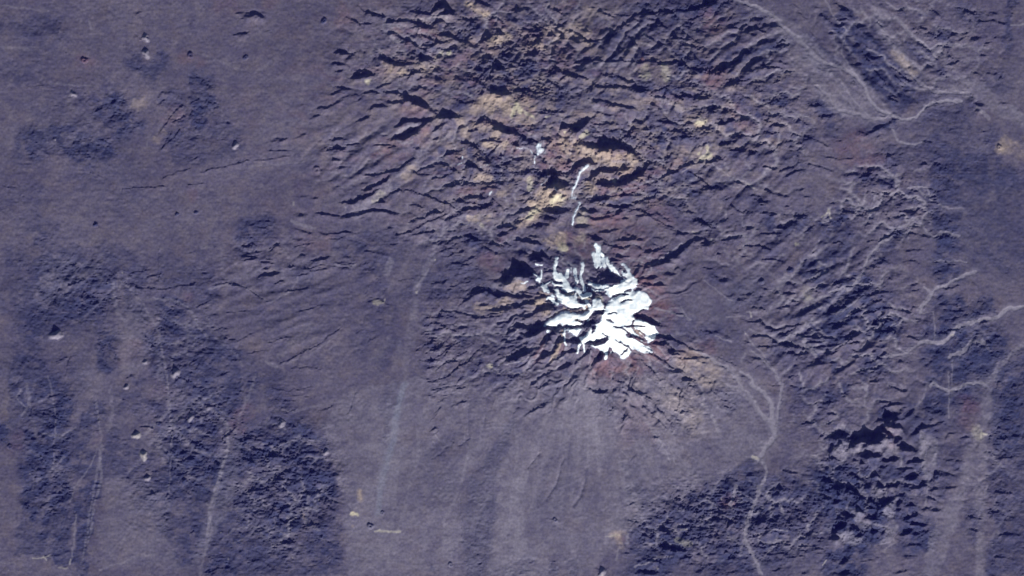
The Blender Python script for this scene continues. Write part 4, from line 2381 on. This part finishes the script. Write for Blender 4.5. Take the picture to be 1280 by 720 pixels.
rec, order, A = settle(hw, one)
flow = np.array(A).reshape(hw.shape)
def blur(a, n=1):
    for _ in range(n):
        b = a.copy(); b[1:-1, 1:-1] = 0.4 * a[1:-1, 1:-1] + 0.15 * (a[:-2, 1:-1] + a[2:, 1:-1] + a[1:-1, :-2] + a[1:-1, 2:]); a = b
    return a
wash = np.maximum(blur(smooth(3.0, 4.6, np.log(flow))) * 1.0, blur(smooth(5.0, 7.5, np.log(flow)), 2) * 1.8)
def grow(a):          # back to the full sheet
    xs, ys = ax_[ci], ay_[cj]
    fi = np.clip(np.interp(ax_, xs, np.arange(len(xs))), 0, len(xs) - 1.001); fj = np.clip(np.interp(ay_, ys, np.arange(len(ys))), 0, len(ys) - 1.001)
    i = fi.astype(int); j = fj.astype(int); u = (fi - i)[None, :]; v = (fj - j)[:, None]
    r = (a[np.ix_(j, i)] * (1 - u) + a[np.ix_(j, i + 1)] * u) * (1 - v) + (a[np.ix_(j + 1, i)] * (1 - u) + a[np.ix_(j + 1, i + 1)] * u) * v
    out_ = ((X < -12) | (X > 1292) | (Y < -12) | (Y > 732))
    return np.where(out_, 0, r)
cut = grow(hw - h0); cut = np.clip(cut, -9, 3); wash = grow(wash)
print('cut', cut.min(), cut.mean())
height = macro + rough * 4.3 * hills + relief * 1.3 + rough * 2.5 * ero + (0.04 + rough * 0.46) * fine + cut * 1.25
th_ = np.arctan2(Y - 388, X - 748)
def ridged(n): return 1 - 2.2 * np.abs(n)
jt = 0.10 * vnoise(X / 18, Y / 18, 120) + 0.05 * vnoise(X / 7, Y / 7, 121)
rav = ridged(fbm((th_ + jt) * 5.5, dv / 110, 122, 2)) * 1.5 + ridged(vnoise((th_ + jt) * 13, dv / 60, 125)) * 0.9 + ridged(vnoise((th_ + jt) * 26, dv / 50, 126)) * smooth(70, 110, dv) * 0.6
ring = smooth(25, 60, dv) * smooth(165, 95, dv) + 0.55 * smooth(90, 120, dv) * smooth(250, 170, dv) * np.exp(-((th_ - 0.85) / 0.45) ** 2) + 0.4 * smooth(90, 120, dv) * smooth(240, 160, dv) * np.exp(-((th_ - 2.55) / 0.35) ** 2)
ring = ring * (1 - 0.75 * np.exp(-((th_ - 1.62) / 0.22) ** 2) * smooth(80, 110, dv)) * (1 - 0.7 * np.exp(-((th_ + 1.57) / 0.8) ** 2)) * (1 - 0.8 * np.exp(-((th_ - 0.0) / 0.35) ** 2)) * (1 - 0.8 * chan['w'])
height += 1.25 * ring * rav
height -= 0.5 * chan['R']
height += 0.5 * smooth(0.2, 0.8, chan['w'])
# soften crests a little, as talus does
for _ in range(1):
    hh = height.copy()
    hh[1:-1, 1:-1] = 0.5 * height[1:-1, 1:-1] + 0.125 * (height[:-2, 1:-1] + height[2:, 1:-1] + height[1:-1, :-2] + height[1:-1, 2:])
    height = hh

ch0 = chan
# ------------------------------------------------------------------ cinder cones, each stamped where it stands
face_obj = np.zeros((NY - 1, NX - 1), np.int32)
fcx = 0.5 * (X[:-1, :-1] + X[1:, 1:]); fcy = 0.5 * (Y[:-1, :-1] + Y[1:, 1:])
OBJ = {}     # id -> (name, label, category, group, kind)
OBJ[0] = ('ground', None, None, None, 'structure')
OBJ[1] = ('volcano', None, None, None, 'structure')
OBJ[2] = ('mountain_range', None, None, None, 'structure')
OBJ[3] = ('riverbed', None, None, None, 'structure')
warp_f = fbm(fcx / 30, fcy / 30, 70, 3) * 14
rv = np.hypot((fcx - 748), (fcy - 392) * 1.1) + warp_f
face_obj[rv < 118] = 1
rng_ = (((fcx - 700) / 300) ** 2 + ((fcy - 120) / 150) ** 2) + warp_f / 80
face_obj[(rng_ < 1) & (face_obj == 0)] = 2
Rf = 0.25 * (chan['R'][:-1, :-1] + chan['R'][1:, :-1] + chan['R'][:-1, 1:] + chan['R'][1:, 1:])
face_obj[(Rf > 0.3) & (fcx > -14) & (fcx < 1294)] = 3

nid = 10
LAVA = [(1035,560),(1037,545),(1050,538),(1064,545),(1072,546),(1092,540),(1098,532),(1101,520),(1116,514),(1128,518),(1138,512),(1146,522),(1154,545),(1160,560),(1152,585),(1140,612),(1132,640),(1126,662),(1112,678),(1092,682),(1076,668),(1062,640),(1050,615),(1038,590)]
lf = inside(LAVA, fcx + warp_f * 0.12, fcy)
face_obj[lf & (Rf < 0.3)] = nid
OBJ[nid] = ('lava_field', 'broad dark broken lava field with a black stepped northern rim, lower right of the volcano', 'lava field', None, None); nid += 1

put('k', (slice(None), slice(None)), (0.45 * inside(LAVA, wx, wy) * (1 - 0.6 * mott) * (1 - ch0['p'])).astype(np.float32))
for (cx, cy, dia, kind, lab) in CONES:
    R = dia / 2.0; Ro = R * 1.25
    S = sub(cx - 3 * R, cx + 3 * R, cy - 3 * R, cy + 3 * R)
    seed = int(cx * 7 + cy * 13)
    a = np.arctan2(Y[S] - cy, X[S] - cx)
    r = np.hypot(X[S] - cx, (Y[S] - cy)) / (R * (1 + 0.22 * np.sin(2 * a + seed) + 0.14 * np.sin(3 * a + seed * 2) + 0.25 * jag[S]))
    floor_ = height[S][r < 1.4].mean() if (r < 1.4).any() else 0
    hmax = 0.78 * R
    prof = hmax * np.clip(1.18 - r, 0, None) ** 0.95
    crater = {'c': 0.42, 'f': 0.30, 's': 0.0}[kind[0]]
    if crater: prof = np.minimum(prof, hmax * (0.50 + 1.2 * (r - crater) * (r < 1.1)) + 10 * (r > 0.85)) if kind[0] == 'c' else prof
    bl = smooth(1.5, 0.9, r)
    height[S] = height[S] * (1 - bl) + floor_ * bl + prof
    m = smooth(1.35, 0.8, r)
    for q in kind[1:]:
        if q == 'd': chan['k'][S] = np.maximum(chan['k'][S], 0.9 * m)
        if q == 'D': chan['k'][S] = np.maximum(chan['k'][S], 1.0 * m)
        if q == 'p': chan['k'][S] *= (1 - m); chan['p'][S] = np.maximum(chan['p'][S], 0.9 * m)
        if q == 'y': chan['k'][S] *= (1 - m); chan['p'][S] = np.maximum(chan['p'][S], 0.9 * m); chan['y'][S] = np.maximum(chan['y'][S], 0.25 * m)
        if q == 'r': chan['r'][S] = np.maximum(chan['r'][S], 0.7 * m)
    fs = np.hypot(fcx - cx, fcy - cy) < R * 1.2
    face_obj[fs] = nid
    OBJ[nid] = ('cinder_cone', lab, 'cinder cone', 'small cinder cones on the plains', None); nid += 1

# ------------------------------------------------------------------ snowfields: every separate sheet of snow is a thing
ws = chan['w']
Wf = 0.25 * (ws[:-1, :-1] + ws[1:, :-1] + ws[:-1, 1:] + ws[1:, 1:]) > 0.45
SNOW = [
 (757,390,'large bright white snowfield covering the volcano summit, cut by dark rock ribs'),
 (752,325,'pointed snow tongue at the northern tip of the summit snow, above the dark hollow'),
 (714,416,'small snow patch just below the southwestern edge of the summit snowfield'),
 (723,224,'thin curving white snow ribbon under the long dark scarp north of the volcano'),
 (674,187,'small bluish white snow patch on the crest of the range north of the volcano'),
 (682,359,'snow patch at the western tip of the summit snow, beside tawny rock'),
 (719,345,'slim snow strip standing between the upper snow fingers northwest of the summit'),
 (720,265,'narrow upright snow streak just above the brown tongue north of the summit'),
 (674,346,'small hooked snow speck outside the northwest edge of the summit snow'),
 (723,435,'short snow finger below the southern edge of the summit snow'),
]
lab_ = np.zeros(Wf.shape, np.int32); comps = []
jj, ii = np.nonzero(Wf)
seen = np.zeros(Wf.shape, bool); cur = 0
for j0, i0 in zip(jj.tolist(), ii.tolist()):
    if seen[j0, i0]: continue
    st = [(j0, i0)]; seen[j0, i0] = True; pts = []
    while st:
        j, i = st.pop(); pts.append((j, i))
        for dj, di in ((1, 0), (-1, 0), (0, 1), (0, -1)):
            a, b = j + dj, i + di
            if 0 <= a < Wf.shape[0] and 0 <= b < Wf.shape[1] and Wf[a, b] and not seen[a, b]:
                seen[a, b] = True; st.append((a, b))
    if len(pts) >= 50: comps.append(np.array(pts))
comps.sort(key=lambda c: -len(c)); used = set()
for nc, c in enumerate(comps):
    mx = fcx[c[:, 0], c[:, 1]]; my = fcy[c[:, 0], c[:, 1]]
    if mx.mean() > 850 or mx.mean() < 560: continue
    print('piece', len(c), round(mx.mean(), 1), round(my.mean(), 1)); best = (0, 0) if nc == 0 else None
    for k, (sx_, sy_, l_) in enumerate(SNOW):
        if k in used or nc == 0 or k == 0: continue
        dd = np.hypot(mx.mean() - sx_, my.mean() - sy_)
        if dd < 12 and (best is None or dd < best[0]): best = (dd, k)
    if best is None: continue
    used.add(best[1]); face_obj[c[:, 0], c[:, 1]] = nid
    OBJ[nid] = ('snowfield', SNOW[best[1]][2], 'snowfield', 'snowfields on the volcano and the range', None); nid += 1
print('snow pieces', [len(c) for c in comps], 'named', sorted(used))

# ------------------------------------------------------------------ material
mat = bpy.data.materials.new('weathered_rock_sand_and_snow'); mat.use_nodes = True
nt = mat.node_tree; N = nt.nodes; Lk = nt.links; N.clear()
out = N.new('ShaderNodeOutputMaterial'); bs = N.new('ShaderNodeBsdfPrincipled'); Lk.new(bs.outputs[0], out.inputs[0])
bs.inputs['Roughness'].default_value = 0.9; bs.inputs['Specular IOR Level'].default_value = 0.05
geo = N.new('ShaderNodeNewGeometry')
def scl(v, sx=1, sy=1):
    m = N.new('ShaderNodeVectorMath'); m.operation = 'MULTIPLY'; Lk.new(geo.outputs['Position'], m.inputs[0])
    m.inputs[1].default_value = (sx / (v * CELL), sy / (v * CELL), 0.3 / (v * CELL)); return m.outputs[0]
def noise(v, det, rough_=0.55, sx=1, sy=1):
    n = N.new('ShaderNodeTexNoise'); n.inputs['Scale'].default_value = 1.0; n.inputs['Detail'].default_value = det
    n.inputs['Roughness'].default_value = rough_; Lk.new(scl(v, sx, sy), n.inputs['Vector']); return n.outputs['Fac']
def mixc(f, a, b):
    m = N.new('ShaderNodeMix'); m.data_type = 'RGBA'
    for s, v in ((m.inputs['Factor'], f), (m.inputs['A'], a), (m.inputs['B'], b)):
        if isinstance(v, tuple): s.default_value = (*v, 1)
        elif isinstance(v, float): s.default_value = v
        else: Lk.new(v, s)
    return m.outputs['Result']
def rng(v, a, b, c=0.0, d=1.0):
    m = N.new('ShaderNodeMapRange'); Lk.new(v, m.inputs['Value'])
    for k_, q in zip(('From Min', 'From Max', 'To Min', 'To Max'), (a, b, c, d)): m.inputs[k_].default_value = q
    return m.outputs[0]
def attr(name):
    a = N.new('ShaderNodeAttribute'); a.attribute_name = name; s = N.new('ShaderNodeSeparateColor'); Lk.new(a.outputs['Color'], s.inputs[0])
    return s.outputs[0], s.outputs[1], s.outputs[2], a.outputs['Alpha']
mk, mp, mo, mr = attr('rock'); my_, mw, mc, ml = attr('cover')
COL = dict(a=(0.103, 0.094, 0.134), b=(0.074, 0.067, 0.107), k=(0.025, 0.031, 0.074), p=(0.205, 0.192, 0.235), o=(0.33, 0.265, 0.210),
           r=(0.145, 0.083, 0.095), y=(0.46, 0.43, 0.31), c=(0.14, 0.155, 0.21), w=(0.90, 0.94, 0.92))
c = mixc(rng(noise(110, 7, 0.62), 0.38, 0.62), COL['b'], COL['a'])
c = mixc(rng(noise(16, 6, 0.65), 0.45, 0.72, 0, 0.6), c, (0.150, 0.130, 0.142))
c = mixc(rng(noise(9, 6, 0.62, 1, 1.6), 0.50, 0.70, 0, 0.65), c, (0.046, 0.041, 0.076))
c = mixc(rng(noise(28, 5, 0.6), 0.5, 0.7, 0, 0.4), c, (0.105, 0.083, 0.090))
c = mixc(ml, c, COL['k'])
c = mixc(mk, c, COL['k'])
c = mixc(mr, c, COL['r']); c = mixc(mc, c, COL['c']); c = mixc(mp, c, COL['p']); c = mixc(mo, c, COL['o']); c = mixc(my_, c, COL['y'])
mul = N.new('ShaderNodeMix'); mul.data_type = 'RGBA'; mul.blend_type = 'MULTIPLY'; mul.inputs['Factor'].default_value = 1.0
Lk.new(c, mul.inputs['A'])
gr = N.new('ShaderNodeCombineColor'); q = rng(noise(3.2, 3, 0.6), 0.3, 0.7, 0.80, 1.20)
for s in gr.inputs: Lk.new(q, s)
Lk.new(gr.outputs[0], mul.inputs['B'])
ad = N.new('ShaderNodeMath'); ad.operation = 'MULTIPLY_ADD'; Lk.new(noise(5, 5, 0.65), ad.inputs[0]); ad.inputs[1].default_value = 1.1; Lk.new(mw, ad.inputs[2])
snowf = N.new('ShaderNodeMath'); snowf.operation = 'MULTIPLY'; Lk.new(rng(ad.outputs[0], 0.88, 1.22), snowf.inputs[0]); Lk.new(rng(mw, 0.1, 0.4), snowf.inputs[1])
ice = mixc(rng(noise(7, 5, 0.6, 1.5, 1), 0.40, 0.62), (0.68, 0.76, 0.80), COL['w'])
ice = mixc(rng(mw, 0.5, 0.9), (0.50, 0.57, 0.66), ice)
c = mixc(snowf.outputs[0], mul.outputs['Result'], ice)
Lk.new(c, bs.inputs['Base Color'])

# ------------------------------------------------------------------ meshes
ch = chan
th = np.arctan2(X - 735, Y - 388)
fan = smooth(95, 170, dv) * smooth(430, 300, dv) * smooth(1.25, 0.9, np.abs(th + 0.15))
thv = th_ + 0.08 * vnoise(X / 20, Y / 20, 130)
sefl = smooth(60, 100, dv) * smooth(240, 170, dv) * np.exp(-((th_ - 0.80) / 0.50) ** 4)
stk2 = fbm(thv * 14, dv / 60, 131, 3) + 0.6 * fbm(thv * 34, dv / 30, 132, 3)
stk = fbm(th * 16, dv / 130, 95, 4) + 0.5 * fbm(th * 45, dv / 60, 96, 3)
wash = wash * (1 + 0.6 * smooth(900, 1000, X)) * (0.06 + 0.94 * smooth(0.15, 0.6, rug)) * (1 - 0.5 * g(640, 110, 220, 120)) * (1 - smooth(0.2, 0.6, ch['k']) * 0.4)
pR = np.maximum(0.80 * np.clip(wash * 2.2, 0, 1), np.maximum(ch['p'] * (1 + 0.5 * fan * stk), 1.15 * ch['R'])) + fan * 0.15 * np.clip(stk, 0, 1) + sefl * 0.5 * np.clip(stk2, 0, 1)
dots = np.clip(smooth(0.1, 0.6, fbm(X / 12, Y / 9, 90, 4)) * np.clip(rug * 1.3, 0, 0.75), 0, 1)      # bare dark bedrock of the rugged districts
tan_ = np.clip(g(640, 110, 200, 120, 1.2) + g(720, 230, 120, 60) + 0.8 * g(900, 150, 110, 90) + 0.5 * g(830, 490, 90, 50), 0, 1)
tan_ = tan_ * smooth(-0.15, 0.5, fbm(X / 16, Y / 8, 110, 5)) * (1 - dots)
ch['o'] = np.maximum(ch['o'], 0.34 * tan_)
ch['r'] = np.maximum(ch['r'], 0.45 * np.clip(g(620, 130, 240, 130) * smooth(0.05, 0.5, fbm(X / 22, Y / 11, 111, 4)), 0, 1))
dots = dots * (1 - np.clip(2 * ch['o'], 0, 1)) * (1 - ch['R'])
A = np.stack([ch['k'] * 0.95, np.clip(pR * 0.8, 0, 1), ch['o'] * 0.8, ch['r'] * 0.8], -1).reshape(-1, 4).astype(np.float32)
dots = np.maximum(dots, fan * 0.22 * np.clip(-stk, 0, 1) + sefl * 0.5 * np.clip(-stk2, 0, 1))
B = np.stack([ch['y'] * 0.75, ch['w'], ch['c'], dots], -1).reshape(-1, 4).astype(np.float32)
wxm, wym = W(X, Y)
V = np.stack([wxm, wym, height * CELL], -1).reshape(-1, 3).astype(np.float32)
idx = np.arange(NX * NY).reshape(NY, NX)
Q = np.stack([idx[1:, :-1], idx[1:, 1:], idx[:-1, 1:], idx[:-1, :-1]], -1)
def build(name, mask, solid):
    q = Q[mask].reshape(-1, 4); u, inv = np.unique(q, return_inverse=True); f = inv.reshape(-1, 4).astype(np.int64); v = V[u]; a = A[u]; b = B[u]
    if solid:      # close the body underneath: walls and a base well below the surface
        n = len(v); e = np.concatenate([f[:, [0, 1]], f[:, [1, 2]], f[:, [2, 3]], f[:, [3, 0]]])
        key = e[:, 0] * n + e[:, 1]; rev = e[:, 1] * n + e[:, 0]; bd = e[~np.isin(key, rev)]
        low = v.copy(); low[:, 2] = v[:, 2].min() - 60.0
        side = np.stack([bd[:, 1], bd[:, 0], bd[:, 0] + n, bd[:, 1] + n], -1)
        f = np.concatenate([f, f[:, ::-1] + n, side]); v = np.concatenate([v, low]); a = np.concatenate([a, a]); b = np.concatenate([b, b])
    me = bpy.data.meshes.new(name); me.vertices.add(len(v)); me.vertices.foreach_set('co', v.ravel())
    me.loops.add(f.size); me.loops.foreach_set('vertex_index', f.ravel().astype(np.int32))
    me.polygons.add(len(f)); me.polygons.foreach_set('loop_start', np.arange(0, f.size, 4, dtype=np.int32))
    me.update(calc_edges=True)
    for nm, arr in (('rock', a), ('cover', b)):
        at = me.attributes.new(nm, 'FLOAT_COLOR', 'POINT'); at.data.foreach_set('color', np.ascontiguousarray(arr).ravel())
    me.materials.append(mat); me.validate()
    ob = bpy.data.objects.new(name, me); scene.collection.objects.link(ob); return ob
for i, (name, label, cat, group, kind) in OBJ.items():
    m = face_obj == i
    if not m.any(): continue
    ob = build(name, m, kind is None)
    if kind: ob['kind'] = kind
    else:
        ob['label'] = label; ob['category'] = cat
        if group: ob['group'] = group
# ------------------------------------------------------------------ the air between the orbit and the ground
hx = 125000.0; lo = float(V[:, 2].min()) - 300.0; hi = ALT + 800.0
hm = bpy.data.meshes.new('haze')
hm.from_pydata([(x, y, z) for z in (lo, hi) for y in (-hx, hx) for x in (-hx, hx)], [],
               [(0, 2, 3, 1), (4, 5, 7, 6), (0, 1, 5, 4), (2, 6, 7, 3), (0, 4, 6, 2), (1, 3, 7, 5)])
hz = bpy.data.objects.new('haze', hm); scene.collection.objects.link(hz); hz['kind'] = 'stuff'
hmat = bpy.data.materials.new('thin_blue_air'); hmat.use_nodes = True; t_ = hmat.node_tree; t_.nodes.clear()
pv = t_.nodes.new('ShaderNodeVolumePrincipled'); om = t_.nodes.new('ShaderNodeOutputMaterial')
pv.inputs['Color'].default_value = (0.10, 0.06, 0.95, 1); pv.inputs['Density'].default_value = 0.038 / ALT
t_.links.new(pv.outputs[0], om.inputs['Volume']); hm.materials.append(hmat)
